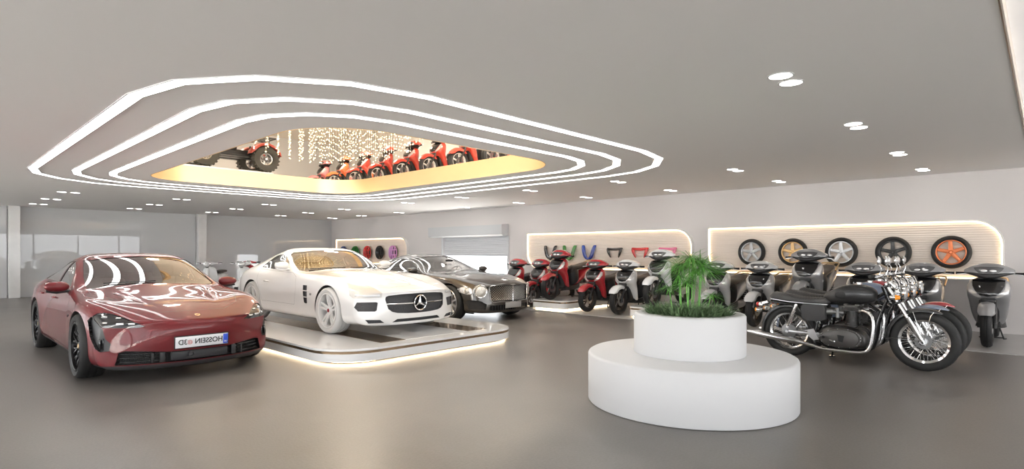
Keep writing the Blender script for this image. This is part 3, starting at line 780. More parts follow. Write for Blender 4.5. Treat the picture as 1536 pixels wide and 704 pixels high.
    for k in range(3):
        a = PI / 2 + 2 * PI * k / 3; tip = V((px,   .102 * math.cos(a), .457 + .102 * math.sin(a))); c = V((px, 0, .457))
        for s_ in (-1, 1):
            aa = a + s_ * PI / 3; m_ = V((px + .004, .026 * math.cos(aa), .457 + .026 * math.sin(aa)))
            v1, v2, v3, v4 = [st.bm.verts.new(q) for q in (c + V((-.018, 0, 0)), tip + V((-.006, 0, 0)), m_, c + V((.012, 0, 0)))]
            st.bm.faces.new((v1, v2, v3)); st.bm.faces.new((v4, v3, v2))
    st.out('star_emblem', CHROME, g, ang=15)
    bk = B(); bk.lathe([(0, .014), (.11, .014), (.112, .03), (0, .03)], (px, 0, .457), 'x', 36); bk.out('emblem_backing', GLOSSK, g)
    p, n = sh.hit(0, .70); e = B(); e.lathe([(0, .006), (.022, .005), (.026, 0), (0, -.002)], (0, 0, 0), 'z', 20); e.xf(Matrix.Translation(V((.24, 0, sh.bvh.ray_cast(V((.24, 0, 2)), V((0, 0, -1)))[0].z + .004))) @ Matrix.Rotation(-.35, 4, 'Y')); e.out('bonnet_badge', SATIN, car)
    # side gills with two horizontal blades each side
    for sg in (1, -1):
        v = sh.extract(17, 'side_gill', gm, car, dvec=(0, -sg * .03, 0), walls=True, cond=lambda c: c.y * sg > 0)
        for zz in (.50, .595):
            p, n = sh.hit(1.50, zz, (0, -sg, 0), sg * 2); q, n2 = sh.hit(1.72, zz, (0, -sg, 0), sg * 2)
            b = B(); b.tube([p + V((0, sg * .002, 0)), (p + q) / 2 + V((0, sg * .012, 0)), q + V((0, sg * .008, 0))], [.003, .007, .007], 8, flat=.7); b.out('gill_blade', paint, v)
        p, n = sh.hit(1.47, .55, (0, -sg, 0), sg * 2); tx = text_mesh('6.3', .045, .002, mirrored=False)
        tx.xf(Matrix.Translation(p + V((.0, sg * .004, 0))) @ Matrix(((-sg, 0, 0, 0), (0, 0, sg, 0), (0, 1, 0, 0), (0, 0, 0, 1)))); tx.out('side_lettering', SATIN, car)
    mirror_part(car, sh, 2.34, .985, .975, paint, size=(.15, .24, .135), low=paint)
    handle_part(car, sh, 3.05, .70, paint)
    for sg in (1, -1):
        b = B(); pts = [sh.hit(sg * y, z)[0] + V((-.012, 0, .004)) for y, z in ((.64, .91), (.35, .925), (.05, .93))]; b.tube(pts, .007, 6); b.out('wiper', BLACKP, car)
    for sg in (1, -1):
        tl = B(); pts = [sh.hit(sg * y, .74, (-1, 0, 0), 8)[0] + V((.004, 0, 0)) for y in (.35, .5, .65, .75)]; tl.tube(pts, .03, 8, flat=.8); tl.out('tail_light', REDLENS, car)
    interior(car, sh, 2.25, .74, ((2.85, .36, .22), (2.85, -.36, .22)))
    sh.liner(20, 'wheel_well', DARKIN, car, .64)
    tyre = mat('white_wrapped_tyre', (.62, .61, .60), .55, bump=('noise', 60, .2, .004)); rimm = mat('white_alloy', (.80, .79, .78), .3, coat=.4)
    red = mat('red_hub_cap', (.35, .03, .04), .3)
    for cx in (FX, RX):
        for sd in (1, -1): car_wheel(car, cx, sd * (.96 - .125), R, .25, .255, sd, (5, 'twin'), tyre, rimm, CZ, cap_m=red)
    ax = B(); ax.cyl((FX, -.8, CZ), (FX, .8, CZ), .04); ax.cyl((RX, -.8, CZ), (RX, .8, CZ), .04); ax.out('axle', DARKIN, car)
    return car
def grey_car():
    car = thing('grand_touring_car', 'dark grey brown touring coupe with upright mesh grille behind the white car', 'car', (8.35, 7.88, 0), PI / 2)
    paint = mat('grey_brown_car_paint', (.055, .047, .040), .30, .45, coat=1., coatr=.02)
    spec = dict(X=[0, .09, .24, .48, .70, .90, 1.15, 1.4, 1.6, 1.85, 2.12, 2.42, 2.75, 3.1, 3.42, 3.75, 4.1, 4.4, 4.65, 4.8, 4.85],
        plan_f=(.40, 2.5, 1.1), plan_r=(.26, 2.6, .8), cap_f=(-.01, .0, .0), cap_r=(-.02, -.03, -.02),
        rows=dict(
        zb=[(0, .19), (.5, .16), (4.3, .17), (4.85, .26)], y1=[(0, .62), (.6, .70), (4.3, .72), (4.85, .6)],
        y2=[(0, .83), (.3, .90), (.9, .935), (1.6, .91), (3.0, .915), (3.75, .955), (4.4, .92), (4.85, .80)], z2=[(0, .23), (.4, .22), (4.2, .24), (4.85, .32)],
        y3=[(0, .85), (.3, .925), (.9, .972), (1.6, .945), (2.6, .94), (3.1, .95), (3.75, .985), (4.4, .95), (4.85, .84)], z3=[(0, .40), (.5, .45), (4.2, .50), (4.85, .54)],
        y4=[(0, .83), (.3, .92), (.9, .962), (1.6, .935), (2.6, .925), (3.1, .94), (3.75, .975), (4.4, .93), (4.85, .83)], z4=[(0, .62), (.4, .72), (.9, .79), (1.6, .80), (3.0, .82), (3.75, .86), (4.4, .84), (4.85, .76)],
        y5=[(0, .70), (.2, .78), (.5, .835), (.9, .87), (1.4, .87), (1.7, .86), (2.6, .85), (3.3, .86), (3.75, .885), (4.4, .84), (4.85, .72)],
        z5=[(0, .72), (.2, .81), (.5, .88), (.9, .935), (1.4, .95), (1.7, .96), (2.6, .975), (3.3, 1.0), (3.75, 1.01), (4.4, .96), (4.85, .84)],
        y6=[(0, .47), (.5, .54), (.9, .59), (1.3, .64), (1.6, .72), (1.85, .715), (2.12, .66), (2.42, .615), (2.75, .60), (3.1, .59), (3.75, .58), (4.4, .60), (4.85, .5)],
        z6=[(0, .755), (.2, .83), (.5, .89), (.9, .94), (1.3, .965), (1.6, .99), (1.85, 1.08), (2.12, 1.20), (2.42, 1.295), (2.75, 1.34), (3.1, 1.335), (3.42, 1.28), (3.75, 1.19), (4.1, 1.09), (4.4, 1.01), (4.7, .93), (4.85, .86)],
        y7=[(0, .24), (1.6, .36), (2.4, .32), (3.5, .3), (4.85, .26)],
        z7=[(0, .775), (.2, .85), (.5, .91), (.9, .965), (1.3, .99), (1.6, 1.02), (1.85, 1.115), (2.12, 1.245), (2.42, 1.345), (2.75, 1.392), (3.1, 1.385), (3.42, 1.325), (3.75, 1.22), (4.1, 1.11), (4.4, 1.025), (4.7, .94), (4.85, .87)],
        z8=[(0, .78), (.2, .86), (.5, .92), (.9, .975), (1.3, 1.0), (1.6, 1.035), (1.85, 1.135), (2.12, 1.265), (2.42, 1.36), (2.75, 1.405), (3.1, 1.398), (3.42, 1.34), (3.75, 1.235), (4.1, 1.12), (4.4, 1.03), (4.7, .945), (4.85, .875)]))
    sh = Shell(spec, 3)
    FX, RX, CZ, R = .90, 3.75, .365, .365
    sh.region(1, 'front', [(0, 1.045), (.4, 1.03), (.63, 1.005), (.67, 1.02), (.64, 1.13), (.585, 1.24), (.55, 1.30), (.3, 1.335), (0, 1.345), (-.3, 1.335), (-.55, 1.30), (-.585, 1.24), (-.64, 1.13), (-.67, 1.02), (-.63, 1.005), (-.4, 1.03)], lambda c, n: 1.4 < c.x < 2.8, mirror=False)
    sh.region(2, 'side', [(2.05, 1.01), (2.17, 1.08), (2.34, 1.165), (2.54, 1.24), (2.75, 1.285), (3.1, 1.275), (3.4, 1.215), (3.62, 1.12), (3.72, 1.05), (3.6, 1.02), (2.8, 1.005)], lambda c, n: abs(c.y) > .5)
    sh.region(4, 'front', [(0, 1.08), (.5, 1.07), (.54, 1.1), (.5, 1.27), (.44, 1.31), (0, 1.34), (-.44, 1.31), (-.5, 1.27), (-.54, 1.1), (-.5, 1.07)], lambda c, n: c.x > 3.1, mirror=False)
    sh.region(6, 'front', [(-.49, .40), (-.525, .44), (-.55, .72), (-.50, .745), (0, .76), (.50, .745), (.55, .72), (.525, .44), (.49, .40)], lambda c, n: c.x < .4 and n.x < .2, mirror=False)
    circ = lambda cy, cz, r, ry=None: [(cy + (ry or r) * math.cos(a), cz + r * math.sin(a)) for a in [2 * PI * k / 24 for k in range(24)]]
    sh.region(5, 'front', circ(.695, .63, .135, .125), lambda c, n: c.x < .6)
    sh.region(13, 'front', circ(.875, .65, .078, .052), lambda c, n: c.x < .75)
    sh.region(7, 'front', [(.62, .25), (.60, .36), (.70, .43), (.88, .46), (.90, .40), (.87, .26)], lambda c, n: c.x < .8)
    sh.region(8, 'front', [(-.56, .225), (-.54, .335), (.54, .335), (.56, .225)], lambda c, n: c.x < .6, mirror=False)
    hood = [(.10, .0), (.12, .44), (.25, .54), (.6, .62), (1.1, .70), (1.5, .71), (1.60, .64), (1.64, .4), (1.66, 0), (1.64, -.4), (1.60, -.64), (1.5, -.71), (1.1, -.70), (.6, -.62), (.25, -.54), (.12, -.44)]
    sh.panel(10, 9, 'top', hood, lambda c, n: n.z > .2 and c.z > .6 and c.x < 1.8, gap=.004)
    sh.panel(11, 9, 'side', [(1.62, .30), (1.57, .62), (1.66, .88), (1.88, .985), (2.4, .99), (3.05, 1.0), (3.08, .7), (3.02, .45), (2.96, .30)], lambda c, n: abs(c.y) > .7, gap=.004)
    sh.arch(20, FX, CZ, .425, .66); sh.arch(20, RX, CZ, .425, .66)
    sh.extract((0, 9), 'body', [paint, BLACKP], car, mi={9: 1}); sh.extract(10, 'bonnet', paint, car); sh.both(11, 'door', paint, car)
    sh.extract(1, 'windscreen', TINT, car, off=-.006); sh.both(2, 'side_window', TINT, car, off=-.006); sh.extract(4, 'rear_window', TINT, car, off=-.006)
    cream = mat('cream_cabin_trim', (.42, .38, .34), .6)
    sh.extract((0, 10, 11), 'cabin_lining', cream, car, off=-.03, cond=lambda c: c.z > .62 and c.x > 1.55)
    gb = mat('black_grille_back', (.02, .02, .02), .5)
    g = sh.extract(6, 'grille', gb, car, dvec=(.05, 0, 0), walls=True)
    mesh = B(); W, H = .485, .36; z0 = .40
    def gx(y, z):
        p, n = sh.hit(max(-.54, min(.54, y)), max(.41, min(.74, z))); return p.x + .018
    def inside(y, z): return abs(y) < .497 + .045 * (z - .4) / .34 and .405 < z < .748
    for d in (1, -1):
        for k in range(-22, 23):
            u = k * .05; pts = []
            for j in range(0, 13):
                z = z0 + H * j / 12; y = u + d * (z - z0)
                if inside(y, z): pts.append(V((gx(y, z), y, z)))
            if len(pts) > 1: mesh.tube(pts, .0042, 4)
    mesh.out('grille_mesh', mat('dark_chrome', (.38, .37, .36), .3, 1.), g)
    fr = B(); outl = [(-.49, .40), (-.525, .44), (-.55, .72), (-.50, .745), (0, .76), (.50, .745), (.55, .72), (.525, .44), (.49, .40), (0, .395)]
    fr.tube([V((sh.hit(y * .995, z)[0].x - .002, y, z)) for y, z in outl], .012, 8, closed=True); fr.out('grille_frame', CHROME, g)
    cb = B(); cb.tube([V((sh.hit(0, z)[0].x - .004, 0, z)) for z in (.41, .55, .65, .755)], .008, 6); cb.out('grille_centre_bar', CHROME, g)
    gm = mat('grille_mesh', (.015, .015, .016), .5, bump=('voronoi', 90, .8, .01))
    for sg in (1, -1):
        for pid, cy, cz, r, nm in ((5, .695, .63, .137, 'headlamp'), (13, .875, .65, .066, 'outer_lamp')):
            h = sh.extract(pid, nm, LAMPW, car, dvec=(.035, 0, 0), walls=True, cond=lambda c: c.y * sg > 0)
            p, n = sh.hit(sg * cy, cz); M = Matrix.Translation(p) @ n.to_track_quat('X', 'Z').to_matrix().to_4x4(); k = r / .115
            rg = B(); rg.lathe([(.092, .0), (.11, .008), (.120, .002), (.120, -.02), (.092, -.02)], (0, 0, 0), 'x', 30, closed=True); rg.xf(M @ Matrix.Diagonal((1, k * .95, k, 1))); rg.out('lamp_ring', CHROME, h)
            ln = B(); ln.lathe([(0, .03), (.04, .027), (.08, .013), (.10, .0)], (0, 0, 0), 'x', 30); ln.xf(M @ Matrix.Diagonal((1, k * .95, k, 1))); ln.out('lamp_lens', mat('cut_glass_lens', (.62, .60, .56), .08, .5, coat=1., bump=('voronoi', 60, .6, .01)), h)
        sh.extract(7, 'side_intake', gm, car, dvec=(.04, 0, 0), walls=True, cond=lambda c: c.y * sg > 0)
    lo = sh.extract(8, 'lower_intake', gm, car, dvec=(.04, 0, 0), walls=True)
    for k in range(-8, 9):
        s_ = B(); y = k * .062; s_.box((sh.hit(y, .28)[0].x + .03, y, .28), (.02, .008, .10)); s_.out('intake_vane', GLOSSK, lo)
    p, n = sh.hit(0, .33); b = B(); b.box(p + V((-.02, 0, .0)), (.012, .46, .12), .004); b.out('licence_plate', mat('blank_grey_plate', (.32, .31, .30), .4), car)
    # bonnet emblem: a small winged disc
    top = sh.bvh.ray_cast(V((.16, 0, 2)), V((0, 0, -1)))[0]; b = B(); b.ball(top + V((0, 0, .006)), (.018, .024, .006), u=12, v=8)
    for sg in (1, -1): b.tube([top + V((0, sg * .015, .006)), top + V((.012, sg * .055, .009)), top + V((.03, sg * .085, .006))], [.009, .007, .002], 6, flat=.5)
    b.out('winged_emblem', CHROME, car)
    mirror_part(car, sh, 1.95, 1.03, 1.04, paint, size=(.15, .24, .135)); handle_part(car, sh, 2.85, .80, CHROME)
    for sg in (1, -1):
        trim = B(); pts = []
        for x, z in ((2.03, 1.0), (2.15, 1.09), (2.33, 1.18), (2.54, 1.255), (2.75, 1.30), (3.1, 1.29), (3.4, 1.23), (3.64, 1.13), (3.75, 1.045), (3.6, 1.008), (2.8, .992), (2.3, .99)):
            q, n = sh.hit(x, z, (0, -sg, 0), sg * 2)
            if q: pts.append(q + V((0, sg * .003, 0)))
        trim.tube(pts, .007, 6, closed=True)
        trim.out('window_trim', CHROME, car)
    for sg in (1, -1):
        tl = B(); p, n = sh.hit(sg * .66, .74, (-1, 0, 0), 8); tl.ball(p, (.02, .13, .06)); tl.out('tail_light', REDLENS, car)
    interior(car, sh, 1.80, .90, ((2.40, .36, .30), (2.40, -.36, .30), (3.1, .34, .34), (3.1, -.34, .34)))
    rv = B(); rv.box((1.98, 0, 1.25), (.03, .2, .05), .01); rv.cyl((1.99, 0, 1.27), (2.1, 0, 1.33), .006, 6); rv.out('rear_view_mirror', BLACKP, car)
    sh.liner(20, 'wheel_well', DARKIN, car, .66)
    squash(car, .3, .945)
    al = mat('dark_alloy', (.035, .035, .037), .3, .8)
    for cx in (FX, RX):
        for sd in (1, -1): car_wheel(car, cx, sd * (.972 - .13), R, .25, .275, sd, (10, 'plain'), RUBBER, SATIN, CZ, cap_m=GLOSSK)
    ax = B(); ax.cyl((FX, -.8, CZ), (FX, .8, CZ), .04); ax.cyl((RX, -.8, CZ), (RX, .8, CZ), .04); ax.out('axle', DARKIN, car)
    return car
# ---------------------------------------------------------------- shared two-wheeler pieces
def bvh_of(o):
    bm = bmesh.new(); bm.from_mesh(o.data); t = BVHTree.FromBMesh(bm); bm.free(); return t
def drape(tree, poly, d, off, cell=.02, thick=.004, start=3., mirror=False):
    """a shaped skin laid on a surface: outline in the plane across the ray direction d ('x' or 'y' or 'z', sign)"""
    b = B(); ax, sg = d
    bm = b.bm
    bm.faces.new([bm.verts.new((u, v_, 0)) for u, v_ in poly])
    us = [p[0] for p in poly]; vs = [p[1] for p in poly]
    for lo, hi, k in ((min(us), max(us), 0), (min(vs), max(vs), 1)):
        n = max(1, int((hi - lo) / cell))
        for i in range(1, n):
            q = lo + (hi - lo) * i / n
            no = V((1, 0, 0)) if k == 0 else V((0, 1, 0))
            bmesh.ops.bisect_plane(bm, geom=bm.verts[:] + bm.edges[:] + bm.faces[:], plane_co=no * q, plane_no=no, dist=1e-7)
    back = []
    top = {}
    for q in bm.verts:
        u, v_ = q.co.x, q.co.y
        if ax == 'x': o = V((-sg * start, u, v_)); dr = V((sg, 0, 0))
        elif ax == 'y': o = V((u, -sg * start, v_)); dr = V((0, sg, 0))
        else: o = V((u, v_, -sg * start)); dr = V((0, 0, sg))
        p, n, i, ds = tree.ray_cast(o, dr)
        if p is None: p, n, i, ds = tree.find_nearest(o + dr * start)
        if n.dot(dr) > 0: n = -n
        top[q] = (p + n * off, p - n * thick)
    for q, (a, c) in top.items(): q.co = a
    edges = [e for e in bm.edges if len(e.link_faces) == 1]
    lowv = {}
    for e in edges:
        for q in e.verts:
            if q not in lowv: lowv[q] = bm.verts.new(top[q][1])
        a, c = e.verts; bm.faces.new((a, c, lowv[c], lowv[a]))
    return b
def arc_shell(cx, cz, r, a0, a1, w, th=.006, drop=.05, n=14, taper=(1, 1), yo=0.):
    """mudguard: inverted-U cross-section swept round the wheel; angles in degrees from +x (rearwards) over the top"""
    b = B(); rings = []
    for i in range(n + 1):
        t = i / n; a = math.radians(a0 + (a1 - a0) * t); k = taper[0] + (taper[1] - taper[0]) * t
        er = min(1, math.sin(PI * min(max(t, .0), 1)) * 2.2 + .25)
        sec = [(-w, -drop), (-w * .96, -drop * .35), (-w * .7, 0), (0, .014), (w * .7, 0), (w * .96, -drop * .35), (w, -drop)]
        sec = sec + [(y * .93, h - th) for y, h in sec[::-1]]
        u = V((math.cos(a), 0, math.sin(a)))
        rings.append([V((cx, yo, cz)) + u * (r + h * er) + V((0, y * k * (er * .5 + .5), 0)) for y, h in sec])
    b.rings(rings); return b
def tyre(R, rr, w, n=40, grooves=True):
    b = B(); s = w / 2
    prof = [(rr, -s * .6), (rr + .012, -s * .8), ((R + rr) / 2, -s), (R - .018, -s * .86), (R - .004, -s * .55)]
    if grooves: prof += [(R, -s * .28), (R - .006, -s * .24), (R - .006, -s * .16), (R + .002, -s * .12), (R + .002, s * .12), (R - .006, s * .16), (R - .006, s * .24), (R, s * .28)]
    else: prof += [(R, 0)]
    prof += [(R - .004, s * .55), (R - .018, s * .86), ((R + rr) / 2, s), (rr + .012, s * .8), (rr, s * .6)]
    b.lathe(prof, n=n, closed=True); return b
def cast_rim(rr, w, n=5, hub=.04, sp=.02, lv=40):
    b = B(); s = w / 2
    b.lathe([(rr + .003, -s * .75), (rr + .003, s * .75), (rr - .012, s * .7), (rr - .02, s * .3), (rr - .02, -s * .3), (rr - .012, -s * .7)], n=lv, closed=True)
    b.lathe([(0, -s * .8), (hub * .6, -s * .8), (hub, -s * .5), (hub, s * .5), (hub * .6, s * .8), (0, s * .8)], n=20)
    for k in range(n):
        a = 2 * PI * k / n + .25; u = V((math.cos(a), 0, math.sin(a))); t = V((-u.z, 0, u.x)); rg = []
        for f in (0, .35, .7, 1):
            c = u * (hub * .7 + (rr - .012 - hub * .7) * f); wd = sp * (1.05 - .35 * f + .5 * max(0, f - .7)); h = s * (.5 - .12 * f)
            rg.append([c + t * wd + V((0, h * .5, 0)), c + V((0, h, 0)), c - t * wd + V((0, h * .5, 0)), c - t * wd - V((0, h * .5, 0)), c - V((0, h, 0)), c + t * wd - V((0, h * .5, 0))])
        b.rings(rg)
    return b

def make_scooter():
    t = thing('motor_scooter', 'x', 'scooter')
    red = mat('scooter_paint_red', (.42, .022, .03), .25, coat=1.)
    R = .305; WB = 1.36; RIM = mat('scooter_dark_alloy', (.09, .08, .075), .3, .8)
    fw = tyre(R, .215, .13).out('front_wheel', RUBBER, t); fw.location = (0, 0, R)
    cast_rim(.215, .10).out('rim', RIM, fw)
    d = B(); d.lathe([(.055, -.062), (.115, -.062), (.115, -.056), (.055, -.056)], n=30, closed=True); d.out('brake_disc', SATIN, fw)
    rw = tyre(R, .205, .14).out('rear_wheel', RUBBER, t); rw.location = (WB, 0, R)
    cast_rim(.205, .11).out('rim', RIM, rw)
    # fork
    f = B()
    for s in (1, -1):
        f.tube([(0, s * .082, R), (.02, s * .085, R + .10), (.17, s * .08, .66)], [.026, .027, .022], 10)
        f.tube([(0, s * .082, R - .03), (0, s * .085, R + .04)], .03, 10)
    f.cyl((0, -.1, R), (0, .1, R), .014, 10); f.box((.16, 0, .66), (.06, .18, .05), .012)
    f.out('fork', BLACKP, t)
    g = arc_shell(0, R, R + .035, 42, 150, .104, th=.008, drop=.07, taper=(.85, 1.0)); g.out('front_fender', red, t)
    # leg shield: horizontal rings from the neck down to the floorboard
    keys = [(1.00, .33, .10, .13, 2.0), (.975, .27, .185, .20, 2.2), (.93, .215, .235, .27, 2.3), (.86, .165, .255, .32, 2.4), (.78, .13, .258, .35, 2.4), (.71, .13, .25, .34, 2.3), (.665, .20, .24, .26, 2.3), (.60, .30, .232, .17, 2.4), (.50, .355, .222, .13, 2.6), (.40, .40, .20, .13, 2.6), (.31, .44, .17, .16, 2.4), (.25, .50, .13, .16, 2.2)]
    def shield(scale=1., dx=0.):
        b = B(); rg = []
        for z, xf, w_, dp, p in keys:
            r = []
            for k in range(22):
                a = 2 * PI * k / 22; cx, sy = math.cos(a), math.sin(a)
                r.append(V((xf + dx + dp * .5 * (1 - math.copysign(abs(cx) ** (2 / p), cx)), w_ * scale * math.copysign(abs(sy) ** (2 / p), sy), z)))
            rg.append(r)
        b.rings(rg); b.subd(1); return b
    ap = shield().out('leg_shield', red, t); tr = bvh_of(ap)
    inner = B()   # black inner lining behind the shield, where the knees go
    rg = []
    for z, xf, w_, dp, p in keys[1:-1]:
        rg.append([V((xf + dp * .55 + (dp * .5 + .018) * math.cos(a) * (1 if math.cos(a) > 0 else .2), w_ * .93 * math.sin(a), z - .005)) for a in [2 * PI * k / 16 for k in range(16)]])
    inner.rings(rg); inner.out('inner_lining', BLACKP, t)
    vee = [(-.185, .95), (-.10, .965), (0, .967), (.10, .965), (.185, .955), (.178, .87), (.15, .80), (.09, .735), (0, .718), (-.09, .735), (-.15, .80), (-.178, .87)]
    drape(tr, vee, ('x', 1), .006).out('front_insert', GLOSSK, ap)
    lm = mat('indicator_lens', (.62, .60, .58), .12, .35, coat=1.)
    for s in (1, -1):
        sig = [(.192, .92), (.225, .90), (.238, .84), (.215, .775), (.155, .725), (.085, .695), (.075, .712), (.12, .745), (.168, .80), (.188, .86)]
        drape(tr, [(s * u, v_) for u, v_ in sig], ('x', 1), .007).out('front_indicator', lm, ap)
    un = B(); un.rings([[V((x, w_ * math.sin(a), z + h * math.cos(a))) for a in [2 * PI * k / 12 for k in range(12)]] for x, z, w_, h in ((.27, .62, .05, .06), (.31, .50, .12, .09), (.38, .40, .12, .09), (.48, .30, .10, .07), (.56, .26, .06, .04))]); un.out('wheel_arch_panel', BLACKP, t)
    # handlebar cowl
    def head(kind):
        b = B(); rg = []
        for y, x0, x1, z0, z1 in ((-.295, .34, .44, 1.06, 1.10), (-.285, .31, .46, 1.055, 1.115), (-.20, .24, .50, 1.045, 1.165), (-.11, .19, .52, 1.03, 1.205), (0, .18, .53, 1.025, 1.21), (.11, .19, .52, 1.03, 1.205), (.20, .24, .50, 1.045, 1.165), (.285, .31, .46, 1.055, 1.115), (.295, .34, .44, 1.06, 1.10)):
            if kind: z1 = z0 + .03; z0 = z0 - .07 * (1 - abs(y) / .32); x0 += .008; x1 -= .01; y *= .95
            cx, cz, hx, hz = (x0 + x1) / 2, (z0 + z1) / 2, (x1 - x0) / 2, (z1 - z0) / 2
            r = []
            for k in range(16):
                a = 2 * PI * k / 16; p = 3.6
                X_ = math.copysign(abs(math.cos(a)) ** (2 / p), math.cos(a)); Z_ = math.copysign(abs(math.sin(a)) ** (2 / p), math.sin(a))
                r.append(V((cx + hx * X_ + (hz * .62 * (Z_ + 1) * (-X_) if X_ < 0 and not kind else 0), y, cz + hz * Z_)))
            rg.append(r)
        b.rings(rg); b.subd(1); return b
    hc = head(0).out('handlebar_cowl', red, t); th = bvh_of(hc)
    head(1).out('lower_cowl', BLACKP, t)
    hl = drape(th, [(-.17, 1.135), (-.10, 1.15), (.10, 1.15), (.17, 1.135), (.155, 1.10), (.105, 1.055), (-.105, 1.055), (-.155, 1.10)], ('x', 1), .005).out('headlight', mat('headlight_glass', (.13, .13, .135), .1, .3, coat=1.), hc)
    b = B()
    for s in (1, -1): b.ball(th.ray_cast(V((-2, s * .05, 1.09)), V((1, 0, 0)))[0], (.014, .042, .022), u=12, v=8)
    b.out('reflector', LAMPW, hl)
    for s in (1, -1):
        b = B(); b.cyl((.40, s * .24, 1.05), (.42, s * .30, 1.05), .012, 8); b.lathe([(.0, .29), (.019, .29), (.019, .38), (.022, .385), (.022, .395), (0, .395)], (.41, 0, 1.05), 'y', 14)
        if s < 0: b.xf(Matrix.Diagonal((1, -1, 1, 1)))
        b.out('grip', RUBBER, t)
        l = B(); l.tube([(.37, s * .25, 1.045), (.335, s * .31, 1.04), (.34, s * .38, 1.03)], [.008, .007, .009], 6, flat=.6); l.out('brake_lever', SATIN, t)
    # floor, under-seat, body panels, seat
    fb = B(); fb.rings([[V((x, w_ * c, z + h * s_)) for c, s_ in ((-1, -.6), (-.9, .9), (-.3, 1), (.3, 1), (.9, .9), (1, -.6), (.6, -1), (-.6, -1))] for x, z, w_, h in ((.44, .29, .13, .05), (.55, .27, .17, .05), (.75, .265, .185, .055), (.9, .30, .17, .07), (1.0, .34, .14, .07))]); fb.out('floorboard', BLACKP, t)
    us = B(); us.rings([[V((x + dp * math.cos(a), w_ * math.sin(a), z)) for a in [2 * PI * k / 16 for k in range(16)]] for z, x, w_, dp in ((.27, .86, .12, .12), (.40, .86, .165, .15), (.55, .86, .18, .17), (.68, .84, .175, .17), (.76, .83, .16, .16))]); us.subd(1); us.out('underseat_panel', BLACKP, t)
    bp = B(); rg = []
    for x, z0, z1, w_ in ((.80, .30, .40, .12), (.88, .30, .52, .165), (1.0, .335, .66, .19), (1.15, .40, .725, .20), (1.35, .49, .775, .195), (1.55, .60, .82, .165), (1.70, .69, .855, .12), (1.80, .77, .865, .05)):
        cz, hz = (z0 + z1) / 2, (z1 - z0) / 2
        rg.append([V((x + .10 * math.sin(a), w_ * math.copysign(abs(math.cos(a)) ** .75, math.cos(a)), cz + hz * math.copysign(abs(math.sin(a)) ** .8, math.sin(a)))) for a in [2 * PI * k / 16 for k in range(16)]])
    bp.rings(rg); bp.subd(1); bp.out('body_panel', red, t)
    st = B(); rg = []
    for x, z0, z1, w_ in ((.68, .62, .70, .09), (.71, .60, .76, .135), (.80, .66, .81, .165), (.95, .70, .825, .175), (1.12, .735, .83, .175), (1.25, .76, .865, .165), (1.45, .80, .90, .15), (1.62, .845, .905, .11), (1.68, .86, .885, .06)):
        cz, hz = (z0 + z1) / 2, (z1 - z0) / 2
        rg.append([V((x, w_ * math.copysign(abs(math.cos(a)) ** .7, math.cos(a)), cz + hz * math.copysign(abs(math.sin(a)) ** .7, math.sin(a)))) for a in [2 * PI * k / 16 for k in range(16)]])
    st.rings(rg); st.subd(1); st.out('seat', mat('scooter_seat_vinyl', (.03, .022, .018), .45), t)
    gr = B(); pts = spline([(1.40, .17, .80), (1.58, .17, .88), (1.78, .14, .935), (1.86, 0, .94), (1.78, -.14, .935), (1.58, -.17, .88), (1.40, -.17, .80)], 4); gr.tube(pts, .014, 8)
    gr.box((1.76, 0, .915), (.15, .12, .02), .008); gr.tube([(1.62, .08, .885), (1.75, .05, .92)], .012, 6); gr.tube([(1.62, -.08, .885), (1.75, -.05, .92)], .012, 6)
    gr.out('grab_rail', mat('bronze_tinted_rail', (.50, .36, .20), .3, .8), t)
    tl = B(); tl.ball((1.79, 0, .80), (.045, .09, .035)); tl.out('tail_light', REDLENS, t)
    rf = arc_shell(WB, R, R + .045, -50, 60, .075, drop=.05, n=10); rf.box((1.78, 0, .50), (.02, .1, .2), .005, rot=Matrix.Rotation(-.35, 3, 'Y')); rf.tube([(1.68, 0, .68), (1.76, 0, .56)], .03, 8); rf.out('rear_mudguard', BLACKP, t)
    en = B(); rg = []
    for x, z, h, y0, y1 in ((.88, .27, .05, -.10, -.04), (.94, .275, .085, -.15, -.03), (1.05, .28, .09, -.165, -.03), (1.22, .29, .075, -.165, -.04), (1.36, .305, .085, -.16, -.05), (1.44, .305, .05, -.13, -.06)):
        rg.append([V((x, (y0 + y1) / 2 + (y1 - y0) / 2 * math.cos(a), z + h * math.sin(a))) for a in [2 * PI * k / 14 for k in range(14)]])
    en.rings(rg); en.subd(1); en.out('engine_cover', mat('cast_silver', (.55, .54, .53), .4, .6), t)
    ec = B(); ec.box((.98, 0, .30), (.3, .2, .18), .05, seg=3); ec.cyl((1.2, -.06, R), (WB, -.06, R), .03); ec.cyl((WB, -.12, R), (WB, .12, R), .02)
    for s in (1, -1): ec.cyl((WB - .02, s * .12, R + .02), (1.48, s * .13, .68), .018, 8)
    ec.out('engine', mat('dark_engine', (.05, .05, .05), .45, .5), t)
    sp = B()
    for k in range(40): pass
    for s in (1,):
        pts = [V((1.38 + .09 * q / 48 * 1.0, .13, .40 + .24 * q / 48)) + V((.028 * math.cos(q * .785), .028 * math.sin(q * .785), 0)) for q in range(49)]; sp.tube(pts, .006, 5)
        pts = [p_ - V((0, .26, 0)) for p_ in pts]; sp.tube(pts, .006, 5)
    sp.out('rear_spring', SATIN, t)
    mf = B(); mf.tube(spline([(1.0, .08, .22), (1.08, .13, .20), (1.2, .17, .24), (1.32, .18, .28)], 4), .018, 8); mf.tube([(1.26, .18, .26), (1.32, .185, .275), (1.70, .19, .40), (1.76, .19, .42)], [.03, .055, .06, .03], 14); mf.out('muffler', mat('dark_muffler', (.10, .10, .10), .35, .7), t)
    ms = B(); ms.box((1.50, .247, .355), (.3, .01, .07), .004, rot=Matrix.Rotation(-.32, 3, 'Y')); ms.out('muffler_shield', SATIN, t)
    cs = B()
